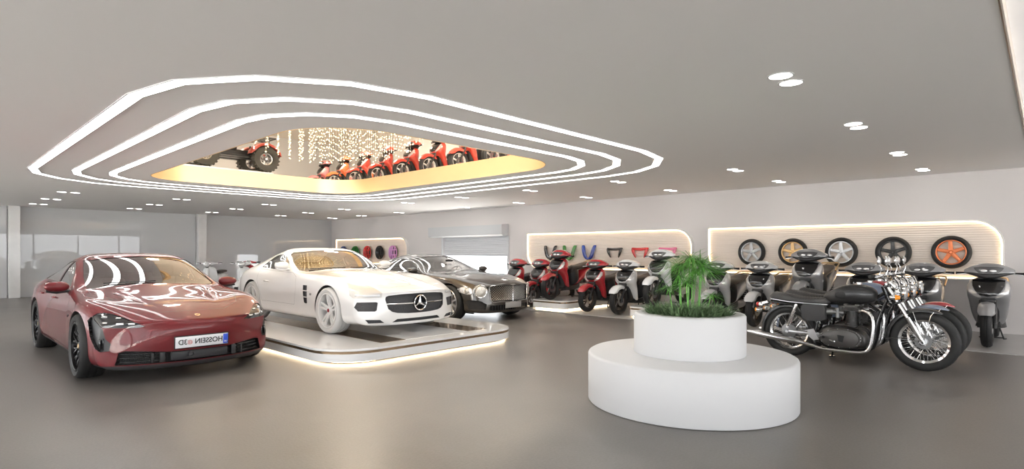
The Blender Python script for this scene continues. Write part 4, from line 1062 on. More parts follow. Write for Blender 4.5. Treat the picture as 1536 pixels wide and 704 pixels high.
    for s in (1, -1): cs.tube([(.98, s * .08, .22), (1.03, s * .14, .012), (1.10, s * .16, .012)], .012, 6)
    cs.cyl((1.03, -.14, .03), (1.03, .14, .03), .01, 6); cs.out('centre_stand', BLACKP, t)
    return t

def make_vespa():
    t = thing('retro_scooter', 'x', 'scooter')
    wp = mat('retro_scooter_white', (.80, .80, .80), .25, coat=1.)
    R = .235; WB = 1.28
    for nm, x in (('front_wheel', 0), ('rear_wheel', WB)):
        wh = tyre(R, .15, .11, 32).out(nm, RUBBER, t); wh.location = (x, 0, R); cast_rim(.15, .09, 5, .05, .03, 32).out('rim', SATIN, wh)
    f = arc_shell(0, R, R + .045, -5, 160, .115, drop=.10, taper=(.8, 1)); f.out('front_fender', wp, t)
    b = B(); rg = []
    for z, xf, w_, dp in ((.95, .30, .07, .09), (.92, .27, .14, .10), (.86, .26, .205, .09), (.76, .27, .235, .085), (.62, .30, .24, .08), (.48, .34, .235, .08), (.36, .38, .21, .09), (.28, .44, .16, .10), (.25, .50, .12, .10)):
        rg.append([V((xf + dp * .5 * (1 - math.copysign(abs(math.cos(a)) ** .8, math.cos(a))) + .10 * abs(math.sin(a)) ** 3, w_ * math.copysign(abs(math.sin(a)) ** .85, math.sin(a)), z)) for a in [2 * PI * k / 20 for k in range(20)]])
    b.rings(rg); b.subd(1); b.out('leg_shield', wp, t)
    n = B(); n.rings([[V((x + dp * math.cos(a), w_ * math.sin(a), z)) for a in [2 * PI * k / 14 for k in range(14)]] for z, x, w_, dp in ((.50, .20, .05, .04), (.62, .235, .06, .05), (.80, .25, .06, .05), (.92, .285, .05, .05))]); n.subd(1); n.out('steering_cover', wp, t)
    g = B(); g.box((.235, 0, .905), (.012, .10, .02), .004); g.out('horn_slot', BLACKP, t)
    fk = B(); fk.tube([(0, -.09, R), (.05, -.09, R + .18), (.18, 0, .55)], [.03, .025, .03], 10); fk.cyl((0, -.1, R), (0, .07, R), .02, 10); fk.out('fork', SATIN, t)
    h = B(); rg = []
    for y, x, z, rx, rz in ((-.27, .40, 1.035, .02, .02), (-.16, .38, 1.03, .035, .03), (-.09, .35, 1.02, .07, .07), (0, .33, 1.01, .095, .10), (.09, .35, 1.02, .07, .07), (.16, .38, 1.03, .035, .03), (.27, .40, 1.035, .02, .02)):
        rg.append([V((x + rx * math.cos(a), y, z + rz * math.sin(a))) for a in [2 * PI * k / 14 for k in range(14)]])
    h.rings(rg); h.subd(1); hc = h.out('handlebar_cowl', wp, t)
    l = B(); l.lathe([(0, -.025), (.05, -.02), (.085, 0), (.085, .04)], (.235, 0, 1.01), 'x', 28); l.out('headlight', mat('headlight_frost', (.55, .55, .54), .12, .3, coat=1.), t)
    rgm = B(); rgm.lathe([(.083, -.008), (.095, -.004), (.097, .03), (.083, .03)], (.235, 0, 1.01), 'x', 28, closed=True); rgm.out('headlight_ring', CHROME, t)
    for s in (1, -1):
        q = B(); q.cyl((.40, s * .26, 1.035), (.44, s * .38, 1.04), .02, 12); q.out('grip', RUBBER, t)
        q = B(); q.tube([(.37, s * .27, 1.03), (.36, s * .40, 1.03)], .007, 6); q.out('brake_lever', SATIN, t)
    fl = B(); fl.box((.66, 0, .25), (.42, .30, .035), .012); fl.out('floorboard', RUBBER, t)
    bd = B(); rg = []
    for x, z0, z1, w_ in ((.80, .24, .55, .12), (.86, .24, .68, .17), (1.0, .22, .72, .21), (1.2, .20, .73, .225), (1.4, .24, .72, .20), (1.55, .34, .68, .13), (1.62, .42, .60, .06)):
        cz, hz = (z0 + z1) / 2, (z1 - z0) / 2
        rg.append([V((x, w_ * math.copysign(abs(math.cos(a)) ** .8, math.cos(a)), cz + hz * math.copysign(abs(math.sin(a)) ** .7, math.sin(a)))) for a in [2 * PI * k / 16 for k in range(16)]])
    bd.rings(rg); bd.subd(1); bd.out('body_panel', wp, t)
    s = B(); rg = []
    for x, z0, z1, w_ in ((.78, .70, .76, .09), (.84, .70, .80, .14), (1.05, .71, .80, .15), (1.25, .72, .82, .15), (1.45, .72, .82, .13), (1.52, .74, .79, .08)):
        cz, hz = (z0 + z1) / 2, (z1 - z0) / 2
        rg.append([V((x, w_ * math.copysign(abs(math.cos(a)) ** .7, math.cos(a)), cz + hz * math.copysign(abs(math.sin(a)) ** .7, math.sin(a)))) for a in [2 * PI * k / 16 for k in range(16)]])
    s.rings(rg); s.subd(1); s.out('seat', mat('scooter_seat_vinyl', (.03, .022, .018), .45), t)
    tl = B(); tl.ball((1.62, 0, .58), (.03, .05, .035)); tl.out('tail_light', REDLENS, t)
    st = B()
    for q in (1, -1): st.tube([(.9, q * .08, .24), (.95, q * .15, .012)], .012, 6)
    st.out('centre_stand', BLACKP, t)
    return t
def spoked_wheel(parent, name, x, R, rr, w, n=36, hubw=.05, drum=False):
    t = tyre(R, rr, w, 48).out(name, RUBBER, parent); t.location = (x, 0, R)
    b = B(); s = w * .36
    b.lathe([(rr + .006, -s), (rr + .002, -s * .8), (rr - .014, -s * .55), (rr - .006, 0), (rr - .014, s * .55), (rr + .002, s * .8), (rr + .006, s), (rr - .018, s * .7), (rr - .022, 0), (rr - .018, -s * .7)], n=48, closed=True); b.out('rim', CHROME, t)
    h = B(); h.lathe([(0, -hubw - .03), (.015, -hubw - .03), (.018, -hubw), (.038, -hubw), (.042, -hubw + .01), (.024, -hubw + .02), (.024, hubw - .02), (.042, hubw - .01), (.038, hubw), (.022, hubw), (.02, hubw + .03), (0, hubw + .03)], n=24); h.out('hub', SATIN, t)
    if drum:
        d = B(); d.lathe([(.02, -.035), (.095, -.035), (.10, .02), (.095, .05), (.02, .055)], n=30, closed=True); d.out('brake_drum', mat('cast_drum', (.22, .22, .22), .4, .8), t)
    else:
        d = B(); d.lathe([(.05, .062), (.085, .062), (.085, .067), (.05, .067)], n=36, closed=True)
        d.out('brake_disc', mat('dark_disc', (.16, .16, .16), .4, .9), t)
    sp = B(); r0 = .095 if drum else .05
    for k in range(n):
        a = 2 * PI * k / n; sd = 1 if k % 2 else -1; da = (.55 if (k // 2) % 2 else -.55) * (.55 if drum else 1)
        p = V((r0 * math.cos(a + da), sd * (hubw - .006), r0 * math.sin(a + da))); q = V(((rr - .018) * math.cos(a), sd * .006, (rr - .018) * math.sin(a)))
        sp.tube([p, q], .0022, 4, cap=False)
    sp.out('spokes', CHROME, t)
    return t
def make_bike():
    t = thing('classic_motorcycle', 'x', 'motorcycle')
    tank = mat('satin_black_tank', (.018, .018, .019), .38, coat=.35)
    FR = .345; RR = .335; WB = 1.47
    spoked_wheel(t, 'front_wheel', 0, FR, .245, .10, 40); spoked_wheel(t, 'rear_wheel', WB, RR, .235, .115, 40, drum=True)
    dirn = V((.36, 0, .66)).normalized(); ax = V((0, 0, FR))
    for s in (1, -1):
        f = B(); o = V((0, s * .105, 0)); f.tube([ax + o - dirn * .02, ax + o + dirn * .04, ax + o + dirn * .30, ax + o + dirn * .31], [.016, .027, .029, .034], 12)
        f.tube([ax + o + dirn * .31, ax + o + dirn * .76], .02, 12); f.tube([ax + o + dirn * .335, ax + o + dirn * .345], .03, 12); f.out('fork_leg', CHROME, t)
    y = B()
    for k, hw in ((.50, .13), (.72, .125)):
        c = ax + dirn * k; y.box(c, (.07, .27, .03), .012, rot=Matrix.Rotation(math.radians(28), 3, 'Y'))
    y.tube([ax + dirn * .5 + V((.03, 0, 0)), ax + dirn * .74 + V((.03, 0, 0))], .03, 12); y.cyl((0, -.13, FR), (0, .13, FR), .01, 8); y.out('fork_yoke', mat('black_frame', (.012, .012, .013), .25, coat=.6), t)
    fr_m = MATS['black_frame']
    ff = arc_shell(0, FR, FR + .03, -8, 118, .062, th=.005, drop=.03, n=20); ff.out('front_fender', tank, t)
    stay = B()
    for s in (1, -1):
        stay.tube([(0, s * .07, FR), (-.07, s * .066, FR + .30), (-.10, s * .062, FR + .345)], .004, 5); stay.tube([(0, s * .07, FR), (.30, s * .068, FR + .02), (.37, s * .062, FR)], .004, 5); stay.tube([(0, s * .07, FR), (.10, s * .068, FR + .34)], .004, 5)
    stay.out('fender_stay', CHROME, t)
    # headlamp, gauges, bars, mirrors, indicators
    hc = V((.20, 0, .90))
    h = B(); h.lathe([(0, .14), (.04, .135), (.075, .10), (.09, .04), (.094, 0), (.10, -.004), (.10, -.022), (.088, -.024)], hc, 'x', 30); hb = h.out('headlight', CHROME, t)
    l = B(); l.lathe([(0, -.045), (.05, -.038), (.088, -.02)], hc, 'x', 30); l.out('headlight_lens', CLEAR, hb)
    rf = B(); rf.lathe([(.012, .05), (.05, .03), (.084, -.012)], hc, 'x', 30); rf.ball(hc + V((.02, 0, 0)), .014); rf.out('headlight_reflector', LAMPW, hb)
    for s in (1, -1):
        e = B(); e.cyl(hc + V((.04, s * .09, 0)), hc + V((.06, s * .115, .0)), .014); e.tube([hc + V((.06, s * .1, .0)), V((.27, s * .11, .90))], .012, 6); e.out('headlight_bracket', CHROME, t)
        g = B(); c = V((.295, s * .07, 1.01)); a = V((.45, 0, .89)).normalized(); g.tube([c - a * .055, c - a * .045, c + a * .035, c + a * .04], [.03, .045, .047, .044], 20)
        go = g.out('gauge', CHROME, t); k = B(); k.tube([c + a * .0402, c + a * .042], .040, 20); k.out('dial_face', BLACKP, go)
        i = B(); i.cyl((.27, s * .11, .86), (.24, s * .20, .855), .008, 8); i.lathe([(0, -.03), (.02, -.028), (.031, -.005), (.032, .03), (.02, .05), (0, .055)], (.25, s * .225, .855), 'x', 16); io = i.out('front_indicator', CHROME, t)
        k = B(); k.lathe([(0, -.055), (.022, -.048), (.03, -.02), (.031, -.004)], (.25, s * .225, .855), 'x', 16); k.out('indicator_lens', AMBER, io)
        m = B(); m.tube(spline([(.42, s * .19, 1.09), (.39, s * .20, 1.18), (.42, s * .21, 1.25)], 4), .005, 6); m.lathe([(0, -.024), (.03, -.019), (.056, -.002), (.058, .008)], (.41, s * .215, 1.275), 'x', 22); mo = m.out('mirror', CHROME, t)
        k = B(); k.lathe([(0, .008), (.056, .008), (.056, .004), (0, .004)], (.41, s * .215, 1.275), 'x', 22); k.out('mirror_glass', mat('mirror_glass', (.9, .9, .9), .02, 1.), mo)
        q = B(); q.lathe([(0, .0), (.018, .0), (.019, .11), (.022, .115), (0, .12)], n=14); q.xf(Matrix.Translation((.455, .175, 1.095)) @ Matrix.Rotation(math.radians(-18), 4, 'Z') @ Matrix.Rotation(math.radians(-2), 4, 'X'))
        if s < 0: q.xf(Matrix.Diagonal((1, -1, 1, 1)))
        q.out('grip', RUBBER, t)
        q = B(); q.tube([(.44, s * .16, 1.10), (.40, s * .19, 1.10), (.44, s * .27, 1.085)], [.009, .007, .008], 6, flat=.6); q.box((.44, s * .15, 1.10), (.05, .03, .035), .008); q.out('brake_lever', SATIN, t)
    hb2 = B(); hb2.tube(spline([(.475, .24, 1.09), (.445, .17, 1.10), (.40, .11, 1.09), (.385, .05, 1.05), (.385, -.05, 1.05), (.40, -.11, 1.09), (.445, -.17, 1.10), (.475, -.24, 1.09)], 5), .0125, 10); hb2.box((.385, 0, 1.045), (.04, .10, .035), .008); hb2.out('handlebar', CHROME, t)
    cb = B()
    for s in (1, -1):
        cb.tube(spline([(.43, s * .15, 1.09), (.30, s * .16, 1.09), (.24, s * .06, 1.0), (.32, s * .03, .90), (.45, s * .04, .80)], 5), .0045, 5)
    cb.tube(spline([(.43, .15, 1.08), (.26, .13, 1.05), (.20, .11, .85), (.10, .10, .60), (.05, .09, .42)], 5), .004, 5); cb.out('control_cables', BLACKP, t)
    # tank, seat, side panels
    tk = B(); rg = []
    for x, z0, z1, w_ in ((.46, .83, .87, .03), (.475, .78, .92, .085), (.53, .75, .965, .125), (.62, .735, .99, .145), (.74, .73, .99, .145), (.86, .73, .96, .13), (.96, .735, .905, .105), (1.03, .75, .86, .075), (1.055, .77, .83, .04)):
        cz, hz = (z0 + z1) / 2, (z1 - z0) / 2
        rg.append([V((x, w_ * math.copysign(abs(math.cos(a)) ** .8, math.cos(a)), cz + hz * math.copysign(abs(math.sin(a)) ** .75, math.sin(a)))) for a in [2 * PI * k / 20 for k in range(20)]])
    tk.rings(rg); tk.subd(2); tk.out('fuel_tank', tank, t)
    fc = B(); fc.lathe([(0, 1.01), (.026, 1.01), (.032, 1.003), (.033, .975)], (.66, 0, 0), 'z', 20); fc.out('fuel_cap', CHROME, t)
    for s in (1, -1):
        kp = B(); kp.ball((.83, s * .127, .85), (.075, .014, .05)); kp.out('knee_pad', RUBBER, t)
    st = B(); rg = []; N = 44
    for i in range(N + 1):
        x = .97 + .74 * i / N; u = i / N
        zt = .812 - .02 * math.sin(PI * min(1, u * 1.6)) + .045 * max(0, u - .55) / .45; zb = .690 + .012 * math.sin(PI * u) + .03 * max(0, u - .5)
        zt += .005 * math.cos(i * PI) * (.15 < u < .95)
        w_ = .105 + .03 * math.sin(PI * min(1, u * 1.1)); e = min(1, min(u, 1 - u) * 12 + .25)
        cz, hz = (zt + zb) / 2, (zt - zb) / 2 * e
        rg.append([V((x, w_ * (.6 + .4 * e) * math.copysign(abs(math.cos(a)) ** .6, math.cos(a)), cz + hz * math.copysign(abs(math.sin(a)) ** .6, math.sin(a)))) for a in [2 * PI * k / 18 for k in range(18)]])
    st.rings(rg); so = st.out('seat', mat('quilted_seat_leather', (.06, .058, .057), .5, bump=('noise', 90, .3, .004)), t, ang=60)
    pp = B(); pp.tube([(.99, .10, .715), (1.2, .139, .72), (1.45, .14, .73), (1.68, .11, .755)], .006, 6); pp.tube([(.99, -.10, .715), (1.2, -.139, .72), (1.45, -.14, .73), (1.68, -.11, .755)], .006, 6); pp.out('seat_piping', SATIN, so)
    for s in (1, -1):
        sp = B(); sp.prism([(.99, .54), (1.01, .705), (1.08, .715), (1.29, .705), (1.305, .65), (1.29, .53), (1.23, .495), (1.06, .50)], lambda u, v_, q: (u, s * (.105 + .03 * q), v_)); bmesh.ops.bevel(sp.bm, geom=sp.bm.edges[:], offset=.010, segments=2, affect='EDGES'); sp.out('side_panel', tank, t)
    # frame
    f = B(); f.tube([(.335, 0, .78), (.40, 0, .97)], .032, 12)
    f.tube(spline([(.38, 0, .90), (.60, 0, .76), (1.0, 0, .73), (1.2, 0, .72)], 4), .02, 8)
    for s in (1, -1):
        f.tube(spline([(.37, s * .03, .80), (.45, s * .07, .55), (.50, s * .10, .26), (.58, s * .12, .16), (.80, s * .12, .14), (1.05, s * .12, .15), (1.14, s * .12, .24), (1.10, s * .11, .50), (1.06, s * .10, .74)], 4), .015, 8)
        f.tube(spline([(1.02, s * .10, .69), (1.30, s * .115, .69), (1.62, s * .10, .705), (1.74, s * .05, .715)], 4), .013, 8)
        f.tube([(1.12, s * .11, .32), (1.36, s * .12, .695)], .013, 8)
        f.tube([(.45, s * .06, .66), (.62, s * .05, .79)], .012, 8)
    f.out('frame', fr_m, t)
    sw = B()
    for s in (1, -1): sw.tube([(1.10, s * .09, .33), (1.30, s * .105, .33), (1.47, s * .10, RR)], [.02, .02, .026], 8, flat=.7); sw.cyl((1.47, s * .08, RR), (1.47, s * .135, RR), .02)
    sw.cyl((1.10, -.12, .33), (1.10, .12, .33), .025); sw.out('swingarm', SATIN, t)
    for s in (1, -1):
        a = V((1.345, s * .155, .69)); c = V((1.455, s * .150, .40))
        b = B(); b.tube([a, a.lerp(c, .42)], .021, 10); b.tube([a.lerp(c, .3), c], .012, 8); b.cyl(a + V((0, -.02 * s, 0)), a + V((0, .018, 0)), .02, 10); b.cyl(c + V((0, -.03 * s, 0)), c + V((0, .01 * s, 0)), .018, 10); sh = b.out('rear_shock', CHROME, t)
        d = (c - a).normalized(); n1 = V((0, 1, 0)); n2 = d.cross(n1); pts = [a.lerp(c, .2 + .68 * q / 88) + (n1 * math.cos(q * PI / 4) + n2 * math.sin(q * PI / 4)) * .028 for q in range(89)]
        k = B(); k.tube(pts, .0045, 5); k.out('coil_spring', CHROME, sh)
    rfn = arc_shell(WB, RR, RR + .022, -22, 150, .072, th=.006, drop=.035, n=24)
    # angles run from behind the wheel over the top
    rfn.out('rear_fender', tank, t)
    tl = B(); tl.box((1.845, 0, .66), (.06, .09, .07), .02, rot=Matrix.Rotation(.4, 3, 'Y')); tl.tube([(1.74, 0, .70), (1.83, 0, .67)], .03, 10); to = tl.out('tail_light_housing', CHROME, t)
    k = B(); k.ball((1.885, 0, .66), (.03, .045, .036)); k.out('tail_light', REDLENS, to)
    for s in (1, -1):
        i = B(); i.cyl((1.80, s * .03, .62), (1.81, s * .13, .60), .008, 8); i.lathe([(0, -.05), (.02, -.045), (.03, -.01), (.032, .025)], (1.82, s * .155, .60), 'x', 16); io = i.out('rear_indicator', CHROME, t)
        k = B(); k.lathe([(.031, .025), (.028, .045), (.015, .055), (0, .058)], (1.82, s * .155, .60), 'x', 16); k.out('indicator_lens', AMBER, io)
    # engine
    LOW = Matrix.Translation((0, 0, -.065)); LOW3 = Matrix.Translation((0, 0, -.04))
    em = mat('engine_grey_cast', (.12, .115, .11), .38, .7); ef = mat('engine_fins', (.045, .044, .043), .4, .6)
    cr = B(); rg = []
    for x, z0, z1, w_ in ((.55, .30, .40, .08), (.60, .25, .47, .12), (.72, .235, .50, .135), (.88, .235, .52, .135), (1.0, .245, .53, .12), (1.08, .28, .48, .10), (1.12, .32, .42, .06)):
        cz, hz = (z0 + z1) / 2, (z1 - z0) / 2
        rg.append([V((x, w_ * math.copysign(abs(math.cos(a)) ** .7, math.cos(a)), cz + hz * math.copysign(abs(math.sin(a)) ** .7, math.sin(a)))) for a in [2 * PI * k / 16 for k in range(16)]])
    cr.rings(rg); cr.subd(1); cr.xf(LOW); cr.out('crankcase', em, t)
    for s in (1, -1):
        tc = B(); pts2 = spline([(.595, 0, .40), (.66, 0, .475), (.80, 0, .50), (.95, 0, .475), (1.06, 0, .42), (1.085, 0, .36), (1.02, 0, .29), (.88, 0, .255), (.72, 0, .26), (.62, 0, .31)], 5, closed=True); c = sum(pts2, V()) / len(pts2)
        tc.rings([[c + (p - c) * k + V((0, s * yy, 0)) for p in pts2] for k, yy in ((1.0, .11), (1.0, .155), (.97, .166), (.90, .170), (.86, .166), (.84, .176), (.5, .186), (.05, .188))])
        tc.xf(LOW); tco = tc.out('engine_side_cover', em, t)
        sc = B()
        for q in range(0, len(pts2), 4):
            p = c + (pts2[q] - c) * .935 + V((0, s * .166, 0)); sc.ball(p, .006, u=8, v=6)
        sc.xf(LOW); sc.out('cover_screws', SATIN, tco)
        bd = B(); bd.prism([(.78, .41), (.86, .42), (.845, .34), (.80, .33)], lambda u, v_, q: (u, s * (.182 + .007 * q), v_)); bd.xf(LOW); bd.out('cover_plate', BLACKP, tco)
        cy = B()
        for k in range(9):
            z = .515 + .019 * k; r = .082 - .002 * k; cy.lathe([(0, z), (r, z), (r, z + .008), (0, z + .008)], (.72, s * .075, 0), 'z', 20)
        cy.cyl((.72, s * .075, .50), (.72, s * .075, .70), .06, 16); cy.xf(LOW3); cy.out('cylinder', ef, t)
        hd = B()
        for k in range(4): hd.box((.72, s * .075, .700 + .017 * k), (.19 - .012 * k, .14, .008), .002)
        hd.box((.72, s * .075, .75), (.14, .11, .05), .022, seg=3); hd.ball((.66, s * .09, .765), (.035, .04, .025)); hd.ball((.78, s * .09, .765), (.035, .04, .025)); hd.xf(LOW3); hd.out('cylinder_head', em, t)
        ca = B(); ca.tube([(.81, s * .075, .66), (.88, s * .075, .665), (.93, s * .075, .67)], [.028, .026, .032], 12); ca.cyl((.88, s * .075, .60), (.88, s * .075, .72), .028, 12); ca.tube([(.93, s * .075, .67), (1.0, s * .08, .67)], [.04, .045], 12); ca.xf(LOW3); ca.out('carburettor', mat('cast_drum', (.22, .22, .22), .4, .8), t)
        ex = B(); pp_ = spline([(.64, s * .10, .66), (.57, s * .135, .665), (.50, s * .165, .62), (.475, s * .18, .52), (.485, s * .19, .36), (.52, s * .195, .215), (.60, s * .20, .165), (.80, s * .205, .160), (1.0, s * .205, .165), (1.13, s * .205, .19), (1.25, s * .21, .215)], 5); ex.tube(pp_, .02, 12)
        ex.lathe([(.02, 0), (.032, 0), (.032, .012), (.02, .012)], (.63, s * .10, .66), 'x', 14, closed=True)
        exo = ex.out('exhaust_pipe', CHROME, t)
        mf = B(); mf.tube([(1.22, s * .21, .21), (1.30, s * .212, .222), (1.36, s * .213, .232), (1.80, s * .22, .285), (1.88, s * .222, .295), (1.95, s * .222, .30)], [.02, .032, .043, .043, .03, .022], 18); mf.out('muffler', mat('brushed_chrome', (.6, .6, .6), .2, 1.), exo)
        fp = B(); fp.tube([(1.0, s * .12, .30), (1.02, s * .20, .31)], .012, 8); fp.cyl((1.02, s * .19, .31), (1.02, s * .29, .31), .017, 10); fp.out('foot_peg', RUBBER, t)
        fb = B(); fb.prism([(1.08, .27), (1.14, .40), (1.22, .38), (1.20, .30), (1.14, .25)], lambda u, v_, q: (u, s * (.135 + .012 * q), v_)); fb.tube([(1.02, s * .15, .30), (.90, s * .20, .27), (.88, s * .23, .275)], .008, 6); fb.out('foot_bracket', SATIN, t)
    ab = B(); ab.box((1.07, 0, .66), (.14, .17, .15), .03); ab.out('air_box', BLACKP, t)
    ho = B(); ho.tube(spline([(.55, 0, .68), (.50, .02, .60), (.52, .03, .45)], 4), .01, 6); ho.cyl((.46, -.02, .62), (.46, .05, .62), .045, 18); ho.out('horn', BLACKP, t)
    stn = B(); stn.tube([(.98, -.13, .22), (1.02, -.24, .014)], .011, 8); stn.box((1.025, -.25, .01), (.07, .04, .016), .005); stn.out('side_stand', fr_m, t)
    return t

def make_quad():
    t = thing('quad_bike', 'red quad bike with large knobbly tyres on the upper floor, seen through the ceiling opening', 'quad bike')
    rd = mat('quad_red', (.45, .05, .03), .35, coat=.6)
    for nm, x, y, R in (('front_wheel', 0, .42, .29), ('front_wheel', 0, -.42, .29), ('rear_wheel', 1.32, .42, .30), ('rear_wheel', 1.32, -.42, .30)):
        w = tyre(R, .14, .24, 36, False); 
        for k in range(22):
            a = 2 * PI * k / 22
            for s in (1, -1):
                w.box((R * math.cos(a + s * .07), s * .05, R * math.sin(a + s * .07)), (.03, .08, .03), .004, rot=Matrix.Rotation(-a, 3, 'Y'))
        o = w.out(nm, mat('muddy_tyre', (.07, .065, .055), .8), t); o.location = (x, y, R)
        cast_rim(.14, .20, 6, .05, .03, 30).out('rim', SATIN, o)
    for x, nm in ((0, 'front_fender'), (1.32, 'rear_fender')):
        for s in (1, -1):
            a = arc_shell(x, .30, .38, 15, 165, .16, th=.01, drop=.06, n=12, yo=s * .40); a.out(nm, rd, t)
    b = B(); b.rings([[V((x, w_ * math.copysign(abs(math.cos(a)) ** .7, math.cos(a)), z + h * math.copysign(abs(math.sin(a)) ** .7, math.sin(a)))) for a in [2 * PI * k / 14 for k in range(14)]] for x, z, w_, h in ((-.28, .62, .12, .06), (-.15, .66, .24, .09), (.1, .70, .26, .12), (.35, .76, .18, .13), (.6, .74, .14, .11), (.8, .70, .16, .06))]); b.subd(1); b.out('body_panel', rd, t)
    s = B(); s.rings([[V((x, w_ * math.copysign(abs(math.cos(a)) ** .7, math.cos(a)), z + h * math.copysign(abs(math.sin(a)) ** .7, math.sin(a)))) for a in [2 * PI * k / 14 for k in range(14)]] for x, z, w_, h in ((.5, .80, .07, .04), (.6, .81, .12, .06), (.9, .79, .15, .07), (1.2, .80, .16, .07), (1.4, .83, .12, .05))]); s.subd(1); s.out('seat', BLACKP, t)
    f = B(); f.box((.66, 0, .42), (1.3, .24, .2), .05); f.cyl((0, -.4, .29), (0, .4, .29), .04); f.cyl((1.32, -.4, .30), (1.32, .4, .30), .05); f.box((.6, 0, .58), (.4, .3, .2), .04)
    for q in (1, -1): f.box((.66, q * .30, .34), (.7, .16, .04), .015); f.tube([(0, q * .3, .35), (.1, q * .14, .66)], .025, 8); f.tube([(1.32, q * .3, .35), (1.2, q * .14, .66)], .025, 8)
    f.out('frame', BLACKP, t)
    h = B(); h.tube([(.30, 0, .75), (.40, 0, .98)], .03, 10); h.tube(spline([(.50, .38, 1.05), (.42, .15, 1.03), (.40, 0, .98), (.42, -.15, 1.03), (.50, -.38, 1.05)], 4), .015, 8); h.out('handlebar', BLACKP, t)
    for x0, nm in ((-.20, 'front_rack'), (1.45, 'rear_rack')):
        r = B(); z = .78 if x0 < 0 else .84
        r.tube([(x0 - .14, -.32, z), (x0 + .18, -.32, z), (x0 + .18, .32, z), (x0 - .14, .32, z)], .012, 6, closed=True)
        for k in range(5): r.cyl((x0 - .14, -.2 + .1 * k, z), (x0 + .18, -.2 + .1 * k, z), .008, 6)
        for q in (1, -1): r.cyl((x0 + .05, q * .2, z), (x0 + .1, q * .14, z - .17), .01, 6)
        r.out(nm, BLACKP, t)
    for q in (1, -1):
        l = B(); l.ball((-.27, q * .12, .66), (.04, .055, .04)); l.out('headlight', LAMPW, t)
    return t
# ---------------------------------------------------------------- room
H = 2.79; SLAB = 3.06; XR = 12.65; XL = -6.0; YB = 22.9; YF = -7.7; UPH = 6.1
floor_m = bpy.data.materials.new('dark_polished_concrete'); floor_m.use_nodes = True
def _floor():
    nt = floor_m.node_tree; b = nt.nodes['Principled BSDF']; tc = nt.nodes.new('ShaderNodeTexCoord')
    n = nt.nodes.new('ShaderNodeTexNoise'); n.inputs['Scale'].default_value = 1.1; n.inputs['Detail'].default_value = 9; n.inputs['Roughness'].default_value = .62
    n2 = nt.nodes.new('ShaderNodeTexNoise'); n2.inputs['Scale'].default_value = 55; n2.inputs['Detail'].default_value = 3
    r = nt.nodes.new('ShaderNodeValToRGB'); r.color_ramp.elements[0].position = .32; r.color_ramp.elements[0].color = (.150, .138, .127, 1); r.color_ramp.elements[1].position = .68; r.color_ramp.elements[1].color = (.225, .208, .192, 1)
    mx = nt.nodes.new('ShaderNodeMix'); mx.data_type = 'RGBA'; mx.blend_type = 'MULTIPLY'; mx.inputs['Factor'].default_value = .35
    for t in (n, n2): nt.links.new(tc.outputs['Object'], t.inputs['Vector'])
    nt.links.new(n.outputs['Fac'], r.inputs['Fac']); nt.links.new(r.outputs['Color'], mx.inputs['A']); nt.links.new(n2.outputs['Fac'], mx.inputs['B']); nt.links.new(mx.outputs['Result'], b.inputs['Base Color'])
    rr = nt.nodes.new('ShaderNodeMapRange'); rr.inputs['To Min'].default_value = .24; rr.inputs['To Max'].default_value = .48; nt.links.new(n.outputs['Fac'], rr.inputs['Value']); nt.links.new(rr.outputs['Result'], b.inputs['Roughness'])
    # joints of the large slabs
    bp = nt.nodes.new('ShaderNodeBump'); bp.inputs['Strength'].default_value = .12; bp.inputs['Distance'].default_value = .01; nt.links.new(n2.outputs['Fac'], bp.inputs['Height']); nt.links.new(bp.outputs['Normal'], b.inputs['Normal'])
_floor()
ceil_m = mat('matt_ceiling_paint', (.93, .915, .905), .85)
wall_m = mat('light_grey_wall_paint', (.70, .665, .65), .8)
strip_m = mat('light_grey_tile', (.42, .41, .40), .3, var=(2., .06))
marble = mat('white_marble', (.72, .71, .70), .2, coat=.4, var=(1.8, .07))

def plate(outer, holes, z0, z1):
    b = B(); bm = b.bm; loops = []
    for z in (z0, z1):
        es = []
        for lp in [outer] + holes:
            vs = [bm.verts.new((x, y, z)) for x, y in lp]; es += [bm.edges.new((vs[i], vs[(i + 1) % len(vs)])) for i in range(len(vs))]; loops.append(vs)
        bmesh.ops.triangle_fill(bm, use_beauty=True, use_dissolve=False, edges=es)
    k = len(loops) // 2
    for a, c in zip(loops[:k], loops[k:]):
        for i in range(len(a)):
            j = (i + 1) % len(a); bm.faces.new((a[i], a[j], c[j], c[i]))
    return b
b = B(); b.box(((XL + XR) / 2, (YF + YB) / 2 + .6, -.06), (XR - XL + .4, YB - YF + 3.4, .12)); struct(b.out('floor', floor_m, smooth=False))
b = B(); b.box(((10.15 + XR) / 2, (YF + YB) / 2, .006), (XR - 10.15, YB - YF, .012)); struct(b.out('floor_display_strip', strip_m, smooth=False))
HOLE = rrect(2.95, 7.30, 5.62, 12.45, [.85, .75, .95, .95], 10)
REC = [(1.2, -4.5), (12.3, -4.5), (12.3, .2), (1.2, .2)]
RECT = [(XL - .1, YF - .1), (XR + .1, YF - .1), (XR + .1, YB + 1.6), (XL - .1, YB + 1.6)]
struct(plate(RECT, [HOLE, REC], H, SLAB).out('ceiling', ceil_m, smooth=False))
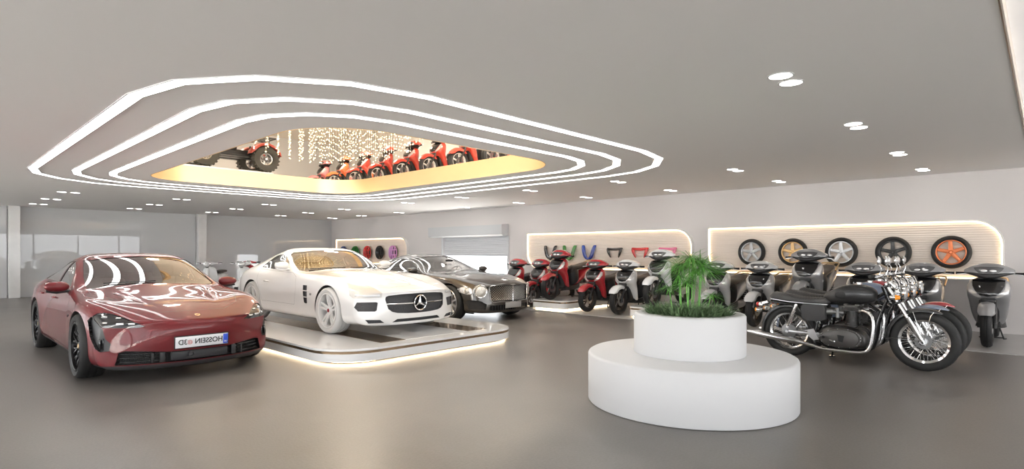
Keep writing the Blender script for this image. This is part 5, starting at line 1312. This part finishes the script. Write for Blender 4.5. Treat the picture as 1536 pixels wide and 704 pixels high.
# gold lining of the opening, and the shallow marble recess by the camera
b = B(); ho = HOLE; hi = shrink(HOLE, .012)
b.rings([[V((x, y, z)) for x, y in lp] for lp, z in ((ho, H - .004), (hi, H - .004), (hi, SLAB + .05), (ho, SLAB + .05))], loop=True)
struct(b.out('trim_1', GOLD, ang=30))
b = B(); b.box((6.75, -2.15, H + .14), (11.2, 4.8, .04)); struct(b.out('ceiling_recess_panel', mat('backlit_marble', (.93, .92, .91), .2, coat=.5, var=(1.8, .05), emis=(1, .96, .94), estr=.28), smooth=False))  # faint glow added to the marble to brighten it, no lamp behind
b = B(); b.prism([(1.19, .196), (12.31, .196), (12.31, .204), (1.19, .204)], lambda u, v_, t: (u, v_, H - .004 + t * .008)); struct(b.out('trim_2', mat('dark_bronze_edge', (.22, .14, .08), .3, .8), smooth=False))
b = B(); b.tube(spline([(4.0, -.45, H + .115), (6.3, -.16, H + .115), (7.6, -.12, H + .115), (7.75, -.3, H + .115), (7.75, -2., H + .115)], 6), .018, 6); b.tube([(3.2, .05, H + .115), (12.2, .05, H + .115)], .03, 6); struct(b.out('trim_3', mat('warm_brass_inlay', (.75, .55, .35), .3, .8)))
b = B(); b.box((6.75, .194, H + .075), (11.08, .01, .13)); struct(b.out('ceiling_recess_side', mat('cream_recess_paint', (.93, .85, .76), .5), smooth=False))
# walls
SY0, SY1, SZ = 12.15, 15.25, 1.90
b = B(); t = .15
b.box((XR + t / 2, (YF + SY0) / 2, H / 2), (t, SY0 - YF, H)); b.box((XR + t / 2, (SY1 + YB + 1.5) / 2, H / 2), (t, YB + 1.5 - SY1, H)); b.box((XR + t / 2, (SY0 + SY1) / 2, (SZ + H) / 2), (t, SY1 - SY0, H - SZ))
struct(b.out('wall_right', wall_m, smooth=False))
b = B(); b.box(((XL + XR) / 2, YB + 1.55, H / 2), (XR - XL, .1, H)); struct(b.out('wall_back', mat('mid_grey_wall', (.70, .70, .71), .8), smooth=False))
# tall grey glass between marble-clad columns at the far side
pane_m = glass_mat('grey_partition_glass', (.66, .66, .67), .04, rmax=.34, haze=.86, hcol=(.95, .95, .955))
cols = [-3.2, 2.1, 7.33]
edges = [XL] + cols + [XR]
for i in range(len(edges) - 1):
    x0 = edges[i] + (.15 if i else 0); x1 = edges[i + 1] - (.15 if i < len(cols) else 0)
    g = B(); g.box(((x0 + x1) / 2, YB, H / 2), (x1 - x0, .012, H)); struct(g.out('window_%d' % (i + 1), pane_m, smooth=False))
for i, x in enumerate(cols):
    g = B(); g.box((x, YB - .12, H / 2), (.27, .3, H), .006); struct(g.out('column_%d' % (i + 1), marble, smooth=False))
# shop front behind the camera: full-height glazing in slim frames
fr = B(); fm = mat('graphite_frame', (.09, .09, .095), .4, .5)
x = XL
n = 0
xs = [XL, -3.4, -.8, 1.8, 3.4, 6.0, 8.6, 11.2, XR]
for i, x in enumerate(xs): fr.box((x, YF, H / 2), (.09, .14, H))
fr.box(((XL + XR) / 2, YF, .05), (XR - XL, .14, .1)); fr.box(((XL + XR) / 2, YF, H - .05), (XR - XL, .14, .1))
for i in (2, 3): fr.box(((xs[i] + xs[i + 1]) / 2, YF, 2.2), (xs[i + 1] - xs[i], .1, .08))
struct(fr.out('window_front_frame', fm, smooth=False))
# unseen left side: glazing added to let more daylight onto the ceiling
fr = B(); ys = [YF + (YB - YF) * k / 10 for k in range(11)]
for y in ys: fr.box((XL, y, H / 2), (.14, .09, H))
fr.box((XL, (YF + YB) / 2, .05), (.14, YB - YF, .1)); fr.box((XL, (YF + YB) / 2, H - .05), (.14, YB - YF, .1)); struct(fr.out('window_left_frame', fm, smooth=False))
g = B(); g.box((XL, (YF + YB) / 2, H / 2), (.01, YB - YF, H - .2)); struct(g.out('window_20', CLEAR, smooth=False))
g = B(); g.box((XL - .05, YB + .8, H / 2), (.1, 1.5, H)); struct(g.out('wall_left', wall_m, smooth=False))
for i in range(len(xs) - 1):
    g = B(); g.box(((xs[i] + xs[i + 1]) / 2, YF, H / 2), (xs[i + 1] - xs[i] - .09, .01, H - .2)); struct(g.out('window_%d' % (i + 6), TINTF, smooth=False))
b = B(); b.box((3.3, YF - 10.2, -.06), (60, 20, .12)); b.box((XL - 10.2, 10, -.06), (20, 36, .12)); b.box((XR + 12.2, 13.7, -.06), (24, 30, .12)); struct(b.out('ground_outside', mat('pale_paving', (.78, .77, .75), .8), smooth=False))
# roller shutter, half raised
sh = thing('roller_shutter', 'white roller shutter half raised over the bright doorway in the right-hand wall', 'shutter', (XR, (SY0 + SY1) / 2, 0))
sm = mat('shutter_slat_paint', (.66, .67, .69), .45)
b = B(); yw = (SY1 - SY0)
prof = []; z = 1.285
while z < 2.0: prof += [(.0, z), (.014, z + .012), (.014, z + .055), (.0, z + .068)]; z += .07
b.rings([[V((-x_ + o_, s * yw / 2, z_)) for x_, z_ in prof] for s, o_ in ((-1, .05), (1, .05))], closed=False, cap=False)
b.rings([[V((.06, s * yw / 2, z_)) for z_ in (1.285, 2.0)] for s in (-1, 1)], closed=False, cap=False); b.box((.05, 0, 1.28), (.04, yw, .03)); b.out('curtain', sm, sh, smooth=False)
b = B(); hp = [(-.30, 1.93), (-.30, 2.24), (-.02, 2.26), (-.005, 2.26), (-.005, 1.89), (-.20, 1.89)]; b.prism(hp, lambda u, v_, q: (u, -yw / 2 - .03 + q * (yw + .5), v_)); b.out('housing', mat('shutter_box_paint', (.60, .61, .62), .5), sh, smooth=False)
for s in (-1, 1):
    b = B(); b.box((-.01, s * (yw / 2 + .03), .95), (.05, .06, 1.9)); b.out('guide_rail', sm, sh, smooth=False)
# upper floor: an open room seen through the ceiling opening
um = mat('upper_wall_paint', (.80, .78, .75), .8); ucm = mat('cream_upper_ceiling', (.85, .80, .72), .7)
b = B()
b.box((XL, (YF + YB) / 2, (SLAB + UPH) / 2), (.1, YB - YF + 3, UPH - SLAB)); b.box((XR, (YF + YB) / 2, (SLAB + UPH) / 2), (.1, YB - YF + 3, UPH - SLAB))
b.box(((XL + XR) / 2, YF, SLAB + .3), (XR - XL, .1, .6)); b.box(((XL + XR) / 2, YB, (SLAB + UPH) / 2), (XR - XL, .1, UPH - SLAB)); struct(b.out('wall_upper', um, smooth=False))
b = B(); b.box(((XL + XR) / 2, (YF + YB) / 2, UPH + .05), (XR - XL, YB - YF, .1)); struct(b.out('ceiling_upper', ucm, smooth=False))
b = B(); outl = rrect(3.3, 7.0, 6.3, 12.0, .8, 8); b.rings([[V((x, y, z)) for x, y in lp] for lp, z in ((outl, UPH), (shrink(outl, -.12), UPH - .02), (shrink(outl, -.14), UPH - .10), (outl, UPH - .12))], loop=True); struct(b.out('trim_4', GOLD))
for k, (x, y) in enumerate(((5.15, 3.6), (9.6, 9.0), (1.2, 9.5), (9.4, 15.5), (4.6, 16.2))):
    o = thing('upper_ceiling_lamp', 'x', 'ceiling lamp', (x, y, UPH - .04), 0, 'flush lamps on the upper floor ceiling')
    o['label'] = 'flush warm lamp on the upper floor ceiling, ' + ['nearest the camera', 'above the red scooters', 'on the left side', 'behind the scooter row', 'behind the quad bike'][k]
    c = B(); c.lathe([(.50, 0), (.50, .035), (.47, .035)], n=32, axis='z'); c.out('frame', GOLD, o)
    c = B(); c.lathe([(0, -.005), (.47, -.005), (.48, .03)], n=32, axis='z'); c.out('diffuser', emit('upper_lamp_glow', (1, .86, .68), UP_E / 3), o)

# three light rings round the opening
ring_e = emit('ring_light_glow', (1.0, .985, .96), RING_E)
ORD = ['first', 'second', 'third', 'fourth', 'fifth', 'sixth', 'seventh', 'eighth', 'ninth', 'tenth']
for k, (ins, rad, nm) in enumerate(((0., 1.9, 'outermost of the three nested rings'), (.55, 1.55, 'middle of the three nested rings'), (1.05, 1.2, 'innermost ring, closest to the gold opening'))):
    o = thing('ceiling_ring_light', 'glowing white rounded light strip in the ceiling, ' + nm, 'ceiling light', (5.08, 9.10, H), 0, 'nested ring lights')
    hx, hy = 3.77 - ins, 5.08 - ins
    a = rrect(-hx, hx, -hy, hy, rad, 4); c = shrink(a, .115)
    d = B(); d.rings([[V((x, y, z)) for x, y in lp] for lp, z in ((a, .001), (a, -.006), (c, -.006), (c, .001))], loop=True); d.out('diffuser', ring_e, o, smooth=False)
    e1, e2 = shrink(a, -.012), shrink(c, .012)
    d = B()
    for p_, q_ in ((e1, a), (c, e2)): d.rings([[V((x, y, z)) for x, y in lp] for lp, z in ((p_, .001), (p_, -.008), (q_, -.008), (q_, .001))], loop=True)
    d.out('channel', WHITEL, o, smooth=False)

# twin recessed downlights
def make_down():
    o = thing('twin_downlight', 'x', 'downlight', (0, 0, H), 0, 'twin recessed ceiling downlights')
    for s in (-.125, .125):
        c = B(); c.lathe([(.098, .002), (.098, -.004), (.086, -.006), (.084, .002)], (s, 0, 0), 'z', 24, closed=True); c.out('bezel', WHITEL, o)
        c = B(); c.lathe([(0, -.003), (.085, -.003)], (s, 0, 0), 'z', 24); c.out('lamp_disc', emit('downlight_glow', (1, .97, .92), DOWN_E), o, recalc=False)
    return o
spots = []
XC = [11.8, 9.65, 7.2, 4.88, 2.5, .2]; YC = [21.3, 19.1, 16.65, 13.2, 10.9, 8.56, 6.22, 3.88, 1.55]
for j, y in enumerate(YC):
    for i, x in enumerate(XC):
        if 3.8 < y < 14.5 and 1 < x < 9.3: continue
        if y < 1.6 and x < 3.5: continue
        if x < 1 and (y < 5 ): continue
        spots.append((x, y, i, j))
dl = make_down(); index_kids()
for k, (x, y, i, j) in enumerate(spots):
    lab = 'twin recessed downlight, %s from the right wall, %s row from the glass wall' % (ORD[i], ORD[j])
    if k == 0: dl.location = (x, y, H); dl['label'] = lab
    else: copy_tree(dl, (x, y, H), 0, lab)

# ---------------------------------------------------------------- wall display boards with warm light edges
led = emit('warm_led', (1, .72, .42), EDGE_E * 1.1)
ledf = emit('warm_floor_led', (1, .76, .48), EDGE_E * 3)
board_m = mat('fluted_cream_board', (.86, .76, .67), .6, bump=('Z', 7.5, .35, .012))
def board(y0, y1, label):
    z0, z1 = .925, 1.93; L = y1 - y0
    o = thing('display_board', label, 'display board', (XR, y0, z0), 0, 'illuminated wall display boards')
    # corners: far bottom and near top are strongly rounded; local u runs from the near end (small y) to the far end
    out = rrect(0, L, 0, z1 - z0, [.03, .42, .06, .42], 8)
    b = B(); b.prism(out, lambda u, v_, q: (-.03 - q * .03, u, v_)); b.out('panel', board_m, o, smooth=False)
    e = B(); e.tube([V((-.075, u, v_)) for u, v_ in shrink(out, .012)], .007, 6, closed=True); e.out('light_strip', led, o)
    f = B(); f1, f2 = shrink(out, -.02), out
    f.rings([[V((x, u, v_)) for u, v_ in lp] for lp, x in ((f1, 0), (f1, -.10), (f2, -.10), (f2, 0))], loop=True); f.out('frame', mat('white_board_frame', (.85, .83, .80), .4), o, smooth=False)
    return o
board(.55, 5.67, 'cream fluted wall board with warm light edge carrying five wheels')
board(6.08, 11.26, 'cream fluted wall board with warm light edge carrying scooter fairings')
board(17.25, 22.35, 'cream fluted wall board with warm light edge carrying cycle helmets')
def wy(px, X=12.5):
    r = (px - 768) / 850; return X * (.687 - .7265 * r) / (.7263 + .6874 * r)
BX = XR - .062
names = ['silver', 'gold', 'white', 'black', 'orange']
cc = [(.50, .50, .50), (.70, .45, .20), (.78, .78, .78), (.02, .02, .02), (.72, .20, .07)]
for i, px in enumerate((1126.5, 1188.5, 1261, 1339, 1426)):
    o = thing('wheel_exhibit', '%s five-spoke wheel with black tyre on the board, %s' % (names[i], ['furthest left of the five', 'second of five from the left', 'middle one of the five', 'second of five from the right', 'furthest right of the five']
        [i]), 'wheel', (BX - .065, wy(px), 1.385), 0, 'wheels on the display board')
    t_ = tyre(.288, .215, .105); t_.xf(Matrix.Rotation(PI / 2, 4, 'Z')); t_.out('tyre', RUBBER, o)
    r_ = cast_rim(.215, .09, 5, .035, .036); r_.xf(Matrix.Rotation(PI / 2, 4, 'Z')); r_.out('rim', mat('rim_' + names[i], cc[i], .35, .25 if i != 3 else 0), o)
    h_ = B(); h_.cyl((-.0, 0, 0), (.064, 0, 0), .014, 10); h_.out('mounting_pin', SATIN, o)
# fairings
def fairing(kind, col, nm, px, where):
    m = mat('fairing_' + nm, col, .25, coat=.8)
    o = thing('scooter_fairing', '%s %s scooter fairing on the lit board, %s' % (nm, 'U-shaped' if kind else 'arched', where), 'fairing', (BX - .03, wy(px), 1.38), 0, 'scooter fairings on the display board')
    if kind:
        for s in (1, -1):
            b = B(); rg = []
            for z, y, w_, x in ((.20, .20, .02, -.01), (.19, .19, .045, -.02), (.10, .165, .05, -.045), (0, .14, .045, -.06), (-.10, .105, .05, -.06), (-.17, .055, .05, -.05), (-.20, 0, .045, -.045)):
                rg.append([V((x + .015 * math.cos(a), s * (y + w_ * 1.35 * math.sin(a)), z)) for a in [2 * PI * k / 10 for k in range(10)]])
            b.rings(rg); b.subd(1); b.out('side_blade', m, o)
        b = B(); b.ball((-.045, 0, -.18), (.02, .06, .045)); b.out('centre_piece', m, o)
    else:
        b = B(); rg = []
        for y, z, h, x in ((-.24, .10, .02, -.01), (-.22, .10, .03, -.03), (-.12, .085, .035, -.06), (0, .08, .035, -.07), (.12, .085, .035, -.06), (.22, .10, .03, -.03), (.24, .10, .02, -.01)):
            rg.append([V((x + .012 * math.cos(a), y, z + h * math.sin(a))) for a in [2 * PI * k / 10 for k in range(10)]])
        b.rings(rg); b.subd(1); b.out('top_bridge', m, o)
        for s in (1, -1):
            b = B(); b.rings([[V((x + .012 * math.cos(a), s * (y + w_ * math.sin(a)), z)) for a in [2 * PI * k / 10 for k in range(10)]] for z, y, w_, x in ((.115, .20, .05, -.03), (.05, .19, .05, -.04), (-.03, .165, .04, -.04), (-.10, .135, .028, -.03), (-.14, .115, .012, -.02))]); b.subd(1); b.out('side_blade', m, o)
    b = B(); b.cyl((-.04, 0, .08 if not kind else -.18), (.03, 0, .08 if not kind else -.18), .008, 8); b.out('mounting_pin', SATIN, o)
fairing(1, (.02, .017, .015), 'black', 824.5, 'behind the raised red scooter')
fairing(1, (.04, .20, .03), 'green', 853, 'second from its left end')
fairing(1, (.02, .05, .28), 'blue', 882, 'third from its left end')
fairing(0, (.03, .02, .012), 'dark brown', 920.5, 'between the blue and red ones')
fairing(0, (.62, .03, .03), 'red', 958.5, 'left of the raised white scooter')
fairing(0, (.80, .20, .35), 'pink', 1000, 'behind the raised white scooter')
# helmets
def helmet(col, nm, px, where):
    m = mat('helmet_' + nm, col, .3, coat=.6)
    o = thing('cycle_helmet', '%s vented cycle helmet hung on the far lit board, %s' % (nm, where), 'helmet', (BX - .085, wy(px), 1.38), 0, 'cycle helmets on the far display board')
    b = B(); b.ball((-.05, 0, 0), (.13, .185, .245)); b.out('inner_liner', mat('helmet_liner', (.015, .015, .015), .8), o)
    # shell of ribs running along the helmet with cross bridges
    rb = B()
    for k, y in enumerate((-.165, -.10, -.035, .035, .10, .165)):
        kk = math.sqrt(1 - (y / .2) ** 2); pts = []
        for q in range(11):
            a = -PI * .46 + PI * .92 * q / 10; pts.append(V((-.05 - .15 * kk * math.cos(a), y * (.75 + .25 * math.cos(a)), .26 * math.sin(a) * (.8 + .2 * kk))))
        rb.tube(pts, [.009 + .011 * math.sin(PI * q / 10) for q in range(11)], 8, flat=1.)
    for z in (-.09, .10):
        kk = math.sqrt(1 - (z / .27) ** 2); rb.tube([V((-.05 - .145 * kk * math.cos(a), .19 * kk * math.sin(a), z)) for a in [-PI * .45 + PI * .9 * q / 12 for q in range(13)]], .015, 8)
    rb.tube([V((-.045, .19 * math.cos(a), .25 * math.sin(a))) for a in [2 * PI * k / 28 for k in range(28)]], .018, 8, closed=True); rb.out('shell', m, o)
helmet((.05, .10, .30), 'blue', 517.5, 'leftmost of the five'); helmet((.02, .22, .03), 'green', 535, 'second from left'); helmet((.62, .03, .03), 'red', 553, 'in the middle'); helmet((.015, .015, .016), 'black', 571.5, 'second from right'); helmet((.75, .35, .72), 'pink', 591.5, 'rightmost of the five')

# ---------------------------------------------------------------- car platform and scooter plinths
def slab(o, out, z0, z1, name, m, bev=0): 
    b = B(); b.prism(out, lambda u, v_, q: (u, v_, z0 + (z1 - z0) * q)); 
    if bev:
        es = [e for e in b.bm.edges if all(abs(v_.co.z - z1) < 1e-5 for v_ in e.verts)]; bmesh.ops.bevel(b.bm, geom=es, offset=bev, segments=3, affect='EDGES')
    return b.out(name, m, o, ang=30)
def platform(x0, x1, y0, y1, rad, label, hgt=.19, tracks=False, group=None, base=0.):
    o = thing('display_platform', label, 'platform', ((x0 + x1) / 2, (y0 + y1) / 2, base), 0, group)
    hx, hy = (x1 - x0) / 2, (y1 - y0) / 2; out = rrect(-hx, hx, -hy, hy, rad, 8)
    slab(o, shrink(out, .10), 0, .03, 'plinth_base', DARKIN)
    b = B(); ln = shrink(out, .07); b.tube([V((u, v_, .022)) for u, v_ in ln], .007, 6, closed=True); b.out('light_strip', ledf, o)
    slab(o, out, .03, hgt - .062, 'side_body', WHITEL)
    slab(o, shrink(out, .006), hgt - .062, hgt - .028, 'bronze_band', BRONZE)
    slab(o, out, hgt - .028, hgt - .002 if tracks else hgt, 'top_slab', WHITEL, .008)
    if tracks:
        for x in (4.23, 5.76):
            b = B(); b.box((x + .20 - (x0 + x1) / 2, (6.38 + y1 - .35) / 2 - (y0 + y1) / 2, hgt - .001), (.40, y1 - .35 - 6.38, .004)); b.out('mirror_track', BRONZE, o, smooth=False)
        b = B(); b.box((5.195 - (x0 + x1) / 2, (6.38 + y1 - .35) / 2 - (y0 + y1) / 2, hgt - .001), (1.13, y1 - .35 - 6.38, .003)); b.out('centre_plate', WHITEL, o, smooth=False)
    return o
platform(3.42, 6.76, 6.12, 12.2, .60, 'large low white car platform with bronze band and glowing base edge', tracks=True)
for y, nm in ((8.72, 'the red scooter'), (5.98, 'the white scooter behind the plants'), (3.09, 'the grey scooter')):
    platform(10.42, 12.5, y - .52, y + .52, .16, 'low white plinth with glowing base edge under ' + nm, .225, group='scooter plinths', base=.012)
# ---------------------------------------------------------------- planter and plants
pl = thing('round_planter_bench', 'large round white two-tier planter bench on the floor, right of centre', 'planter', (4.98, 2.44, 0))
pw = mat('white_planter_plaster', (.68, .68, .685), .55)
b = B(); b.lathe([(0, .004), (.925, .004), (.93, .012), (.93, .425), (.922, .44), (.905, .45), (0, .45)], (0, 0, 0), 'z', 96); b.out('bench_ring', pw, pl, ang=50)
b = B(); b.lathe([(.495, .45), (.50, .455), (.50, .80), (.49, .815), (.475, .82), (.395, .82), (.385, .81), (.385, .74), (0, .74)], (0, 0, 0), 'z', 80); b.out('planter_drum', pw, pl, ang=50)
b = B(); b.lathe([(0, .765), (.2, .77), (.384, .76)], (0, 0, 0), 'z', 40); b.out('soil', mat('dark_soil', (.02, .014, .009), .9, bump=('noise', 60, .8, .02)), pl)
rnd = random.Random(3)
gm = mat('dark_grass_green', (.145, .235, .11), .5, var=(6., .35))
b = B()
for k in range(1200):
    r0 = .37 * math.sqrt(rnd.random()); a0 = rnd.random() * 2 * PI; p = V((r0 * math.cos(a0), r0 * math.sin(a0), .765))
    az = a0 + rnd.gauss(0, .8) if r0 > .15 else rnd.random() * 2 * PI; ln = rnd.uniform(.10, .20); lean = rnd.uniform(.25, 1.1) * (.6 + r0 * 1.6)
    d = V((math.cos(az), math.sin(az), 0)); sd = V((-d.y, d.x, 0)) * rnd.uniform(.0055, .009)
    pts = [p + d * (ln * lean * t * t) + V((0, 0, ln * t * (1 - .45 * lean * t))) for t in (0, .35, .7, 1)]
    vs = []
    for q, w_ in zip(pts, (1, 1, .7, .05)): vs.append((b.bm.verts.new(q + sd * w_), b.bm.verts.new(q - sd * w_)))
    for i in range(3): b.bm.faces.new((vs[i][0], vs[i][1], vs[i + 1][1], vs[i + 1][0]))
g = b.out('low_grass', gm, recalc=False); g.location = (4.98, 2.44, 0); tag(g, 'dark green low grass filling the top of the white planter', 'grass', kind='stuff')
pg = mat('papyrus_green', (.16, .42, .09), .45, var=(4., .2)); pl_ = mat('papyrus_leaf_green', (.12, .38, .055), .5)
pap = thing('papyrus_plant', 'bright green umbrella papyrus standing in the grass of the white planter', 'plant', (4.98, 2.44, .765))
# image-right is (.687,-.726): stems spread along it
for (u, d_, hgt, R_) in ((-.13, .05, .30, .17), (-.085, -.04, .42, .20), (-.05, .08, .52, .27), (-.01, -.02, .60, .31), (.035, .06, .57, .29), (.075, -.05, .50, .30), (.10, .04, .55, .29), (.165, .02, .23, .15), (-.03, -.10, .36, .20), (.06, .12, .46, .24)):
    base = V((.687 * u + .726 * d_, -.726 * u + .687 * d_, 0)); top = base + V((.687 * u * .35 + rnd.uniform(-.02, .02), -.726 * u * .35 + rnd.uniform(-.02, .02), hgt * .95))
    c = base.lerp(top, .5) + V((rnd.uniform(-.008, .008), rnd.uniform(-.008, .008), 0))
    s_ = B(); s_.tube(spline([base, c, top], 4), .0052, 7); so = s_.out('stem', pg, pap)
    l = B(); R_ *= 1.15; N = int(75 * R_ / .2)
    for k in range(N):
        az = 2 * PI * k / N + rnd.uniform(-.1, .1); el = rnd.gauss(.12, .22); ln = R_ * rnd.uniform(.75, 1.1)
        d = V((math.cos(az) * math.cos(el), math.sin(az) * math.cos(el), math.sin(el))); sd = V((-math.sin(az), math.cos(az), 0)) * .0030
        pts = [top + d * ln * t + V((0, 0, -ln * .30 * t * t)) for t in (0, .3, .65, 1)]; vs = []
        for q, w_ in zip(pts, (.6, 1, .8, .1)): vs.append((l.bm.verts.new(q + sd * w_), l.bm.verts.new(q - sd * w_)))
        for i in range(3): l.bm.faces.new((vs[i][0], vs[i][1], vs[i + 1][1], vs[i + 1][0]))
    l.out('leaf_crown', pl_, so, recalc=False)

# ---------------------------------------------------------------- cars
red_car(); white_car(); grey_car()

# ---------------------------------------------------------------- scooters along the right-hand wall
sc = make_scooter(); index_kids()
RED = MATS['scooter_paint_red']; WHT = mat('scooter_paint_white', (.80, .80, .80), .22, coat=1.); GRY = mat('scooter_paint_grey', (.30, .30, .305), .28, .3, coat=1.); SIL = mat('scooter_paint_silver', (.62, .62, .62), .25, .1, coat=1.)
paints = lambda m: {k: m for k in ('leg_shield', 'front_fender', 'handlebar_cowl', 'body_panel')}
G = 'scooters lined up along the right-hand wall'
P0 = 10.66
row = [(P0, 10.24, .0155, RED, 'red motor scooter partly hidden by the grey car, leftmost of the row'),
       (P0, 9.42, .0155, RED, 'red motor scooter on the floor just left of the raised red one'),
       (P0 - .10, 8.72, .241, RED, 'red motor scooter raised on a white plinth'),
       (P0, 7.70, .0155, RED, 'red motor scooter on the floor next to the white scooter'),
       (P0, 6.86, .0155, WHT, 'white motor scooter on the floor beside the last red scooter'),
       (P0 - .10, 5.98, .241, WHT, 'white motor scooter raised on a plinth behind the papyrus'),
       (P0, 4.77, .0155, SIL, 'silver white motor scooter right behind the planter grass'),
       (P0, 3.94, .0155, SIL, 'silver white motor scooter behind the motorcycle tail lights'),
       (P0 - .10, 3.09, .241, GRY, 'grey motor scooter raised on a plinth behind the motorcycle seats'),
       (P0, 2.25, .0155, GRY, 'grey motor scooter half hidden behind the black fuel tank'),
       (P0, 1.45, .0155, GRY, 'grey motor scooter half hidden behind the chrome headlights'),
       (P0, .64, .0155, GRY, 'grey motor scooter seen head-on, rightmost of the row')]
for i, (x, y, z, m, lab) in enumerate(row):
    if i == 0: sc.location = (x, y, z); sc['label'] = lab; sc['group'] = G
    else: copy_tree(sc, (x, y, z), 0, lab, G, None if m is RED else paints(m))
# upstairs row
ORR = mat('scooter_paint_orange', (.62, .13, .04), .3, coat=1.); SCR = mat('scooter_paint_scarlet', (.62, .06, .035), .3, coat=1.); PK = mat('scooter_paint_rose', (.70, .22, .22), .3, coat=1.)
wr = mat('white_scooter_alloy', (.70, .68, .66), .4)
ups = [(18.25, PK), (16.95, ORR), (15.68, SCR), (14.45, SCR), (13.2, SCR), (12.0, SCR), (10.8, SCR), (9.6, SCR), (8.4, SCR)]
pw2 = [None] * 9
for i, (y, m) in enumerate(ups):
    lab = '%s scooter on the upper floor seen through the ceiling opening, %s' % ({'scooter_paint_rose': 'rose pink', 'scooter_paint_orange': 'orange', 'scooter_paint_scarlet': 'scarlet'}[m.name], ORD[i] + ' from left' if i < 8 else 'furthest right')
    rc = paints(m); rc['rim'] = wr
    copy_tree(sc, (9.45, y, SLAB + .306), 0.0, lab, 'scooters on the upper floor', rc)
o = thing('upper_display_plinth', 'long pale plinth carrying the scooters on the upper floor', 'platform', (10.4, 13.3, SLAB + .001))
slab(o, rrect(-1.6, 1.5, -5.8, 5.8, .3, 6), 0, .24, 'side_body', WHITEL); slab(o, rrect(-1.62, 1.52, -5.82, 5.82, .3, 6), .24, .30, 'top_slab', mat('warm_white_lacquer', (.8, .74, .68), .3))
q = make_quad(); q.location = (4.35, 13.75, SLAB + .20); 
o = thing('upper_display_plinth', 'pale striped low plinth under the quad bike on the upper floor', 'platform', (3.6, 14.0, SLAB + .001))
for k in range(3): slab(o, rrect(-2.9 + .05 * k, 2.35 - .05 * k, -1.1 + .12 * k, 1.9, .1, 4), .06 * k, .06 * (k + 1), 'step', mat('peach_lacquer', (.82, .70, .60), .35) if k % 2 else WHITEL)
# chandelier: bead strings hung from the upper ceiling
ch = thing('bead_chandelier', 'large chandelier of hanging glowing bead strings above the ceiling opening', 'chandelier', (5.15, 9.1, UPH))
b = B(); b.prism(rrect(-1.75, 1.75, -2.5, 2.5, .6, 8), lambda u, v_, t: (u, v_, -.06 + .06 * t)); b.out('ceiling_plate', GOLD, ch)
bead = emit('bead_glow', (1, .80, .45), 5.0); thr = mat('crystal_thread', (.75, .65, .55), .3, .2)
strs = []
for i in range(-8, 9):
    for j in range(-10, 11):
        x, y = i * .215 + (.1 if j % 2 else 0), j * .235; rr = (x / 1.72)**2 + (y / 2.4)**2
        if rr < 1: strs.append((x, y, rr))
cdir = V((.7265, .6874))
strs.sort(key=lambda s: s[0] * cdir.x + s[1] * cdir.y)
_ico = bmesh.new(); bmesh.ops.create_icosphere(_ico, subdivisions=1, radius=.0085); _ico.verts.index_update()
IV = [q.co.copy() for q in _ico.verts]; IF = [[q.index for q in f.verts] for f in _ico.faces]
def string_mesh(ss):
    vs = []; fs = []; mi = []
    for s in ss:
        x, y, rr = s; zb = -UPH + 3.02 + .55 * rr + .10 * math.sin(3 * x + 2 * y) + rnd.uniform(-.04, .04); n = len(vs)
        for z in (-.05, zb): vs += [(x + .0022, y, z), (x - .0011, y + .0019, z), (x - .0011, y - .0019, z)]
        fs += [(n, n + 1, n + 4, n + 3), (n + 1, n + 2, n + 5, n + 4), (n + 2, n, n + 3, n + 5)]; mi += [1] * 3
        z = zb
        while z < -.15:
            n = len(vs); vs += [(q.x + x, q.y + y, q.z + z) for q in IV]; fs += [tuple(k + n for k in f) for f in IF]; mi += [0] * len(IF); z += .13
    me = bpy.data.meshes.new('bead_string'); me.from_pydata(vs, [], fs); me.materials.append(bead); me.materials.append(thr)
    me.polygons.foreach_set('material_index', mi); return me
near = strs[:100]
for s in near:
    o = bpy.data.objects.new('bead_string', string_mesh([s])); COL.objects.link(o); o.parent = ch
o = bpy.data.objects.new('bead_strings', string_mesh(strs[100:])); COL.objects.link(o); o.parent = ch; o['kind'] = 'stuff'

# ---------------------------------------------------------------- motorcycles
mb = make_bike(); index_kids()
mb.location = (8.10, 1.05, 0); mb.rotation_euler = (0, 0, PI / 2); mb['label'] = 'black classic motorcycle nearest the camera, with black tank and fenders'; mb['group'] = 'classic motorcycles'
bl = mat('motorcycle_blue_grey', (.17, .21, .30), .3, coat=.6); rd = mat('motorcycle_red', (.36, .02, .03), .3, coat=.6)
copy_tree(mb, (8.69, 1.05, 0), PI / 2, 'classic motorcycle with blue grey tank and fenders, middle one of three', 'classic motorcycles', {k: bl for k in ('fuel_tank', 'front_fender', 'side_panel', 'rear_fender')})
copy_tree(mb, (9.28, 1.05, 0), PI / 2, 'classic motorcycle with red front fender, furthest of three from the camera', 'classic motorcycles', {k: rd for k in ('fuel_tank', 'front_fender', 'side_panel', 'rear_fender')})

# ---------------------------------------------------------------- retro scooters by the glass wall
vs = make_vespa(); index_kids()
vs.location = (6.15, 18.9, 0); vs.rotation_euler = (0, 0, math.radians(48)); vs['label'] = 'white retro scooter by the glass wall, seen above the red car windscreen'; vs['group'] = 'retro scooters by the glass wall'
vr = mat('retro_scooter_red', (.5, .02, .03), .3, coat=1.)
vp = lambda m: {k: m for k in ('leg_shield', 'front_fender', 'handlebar_cowl', 'body_panel', 'steering_cover')}
copy_tree(vs, (6.90, 18.15, 0), math.radians(48), 'white retro scooter with round headlight, just behind the red car door mirror', 'retro scooters by the glass wall')
copy_tree(vs, (8.0, 20.3, 0), math.radians(60), 'red retro scooter between the white ones, behind the white car roof', 'retro scooters by the glass wall', vp(vr))
copy_tree(vs, (7.9, 18.7, 0), math.radians(48), 'white retro scooter closest to the rear of the white car', 'retro scooters by the glass wall')

bpy.data.scenes.remove(TS)
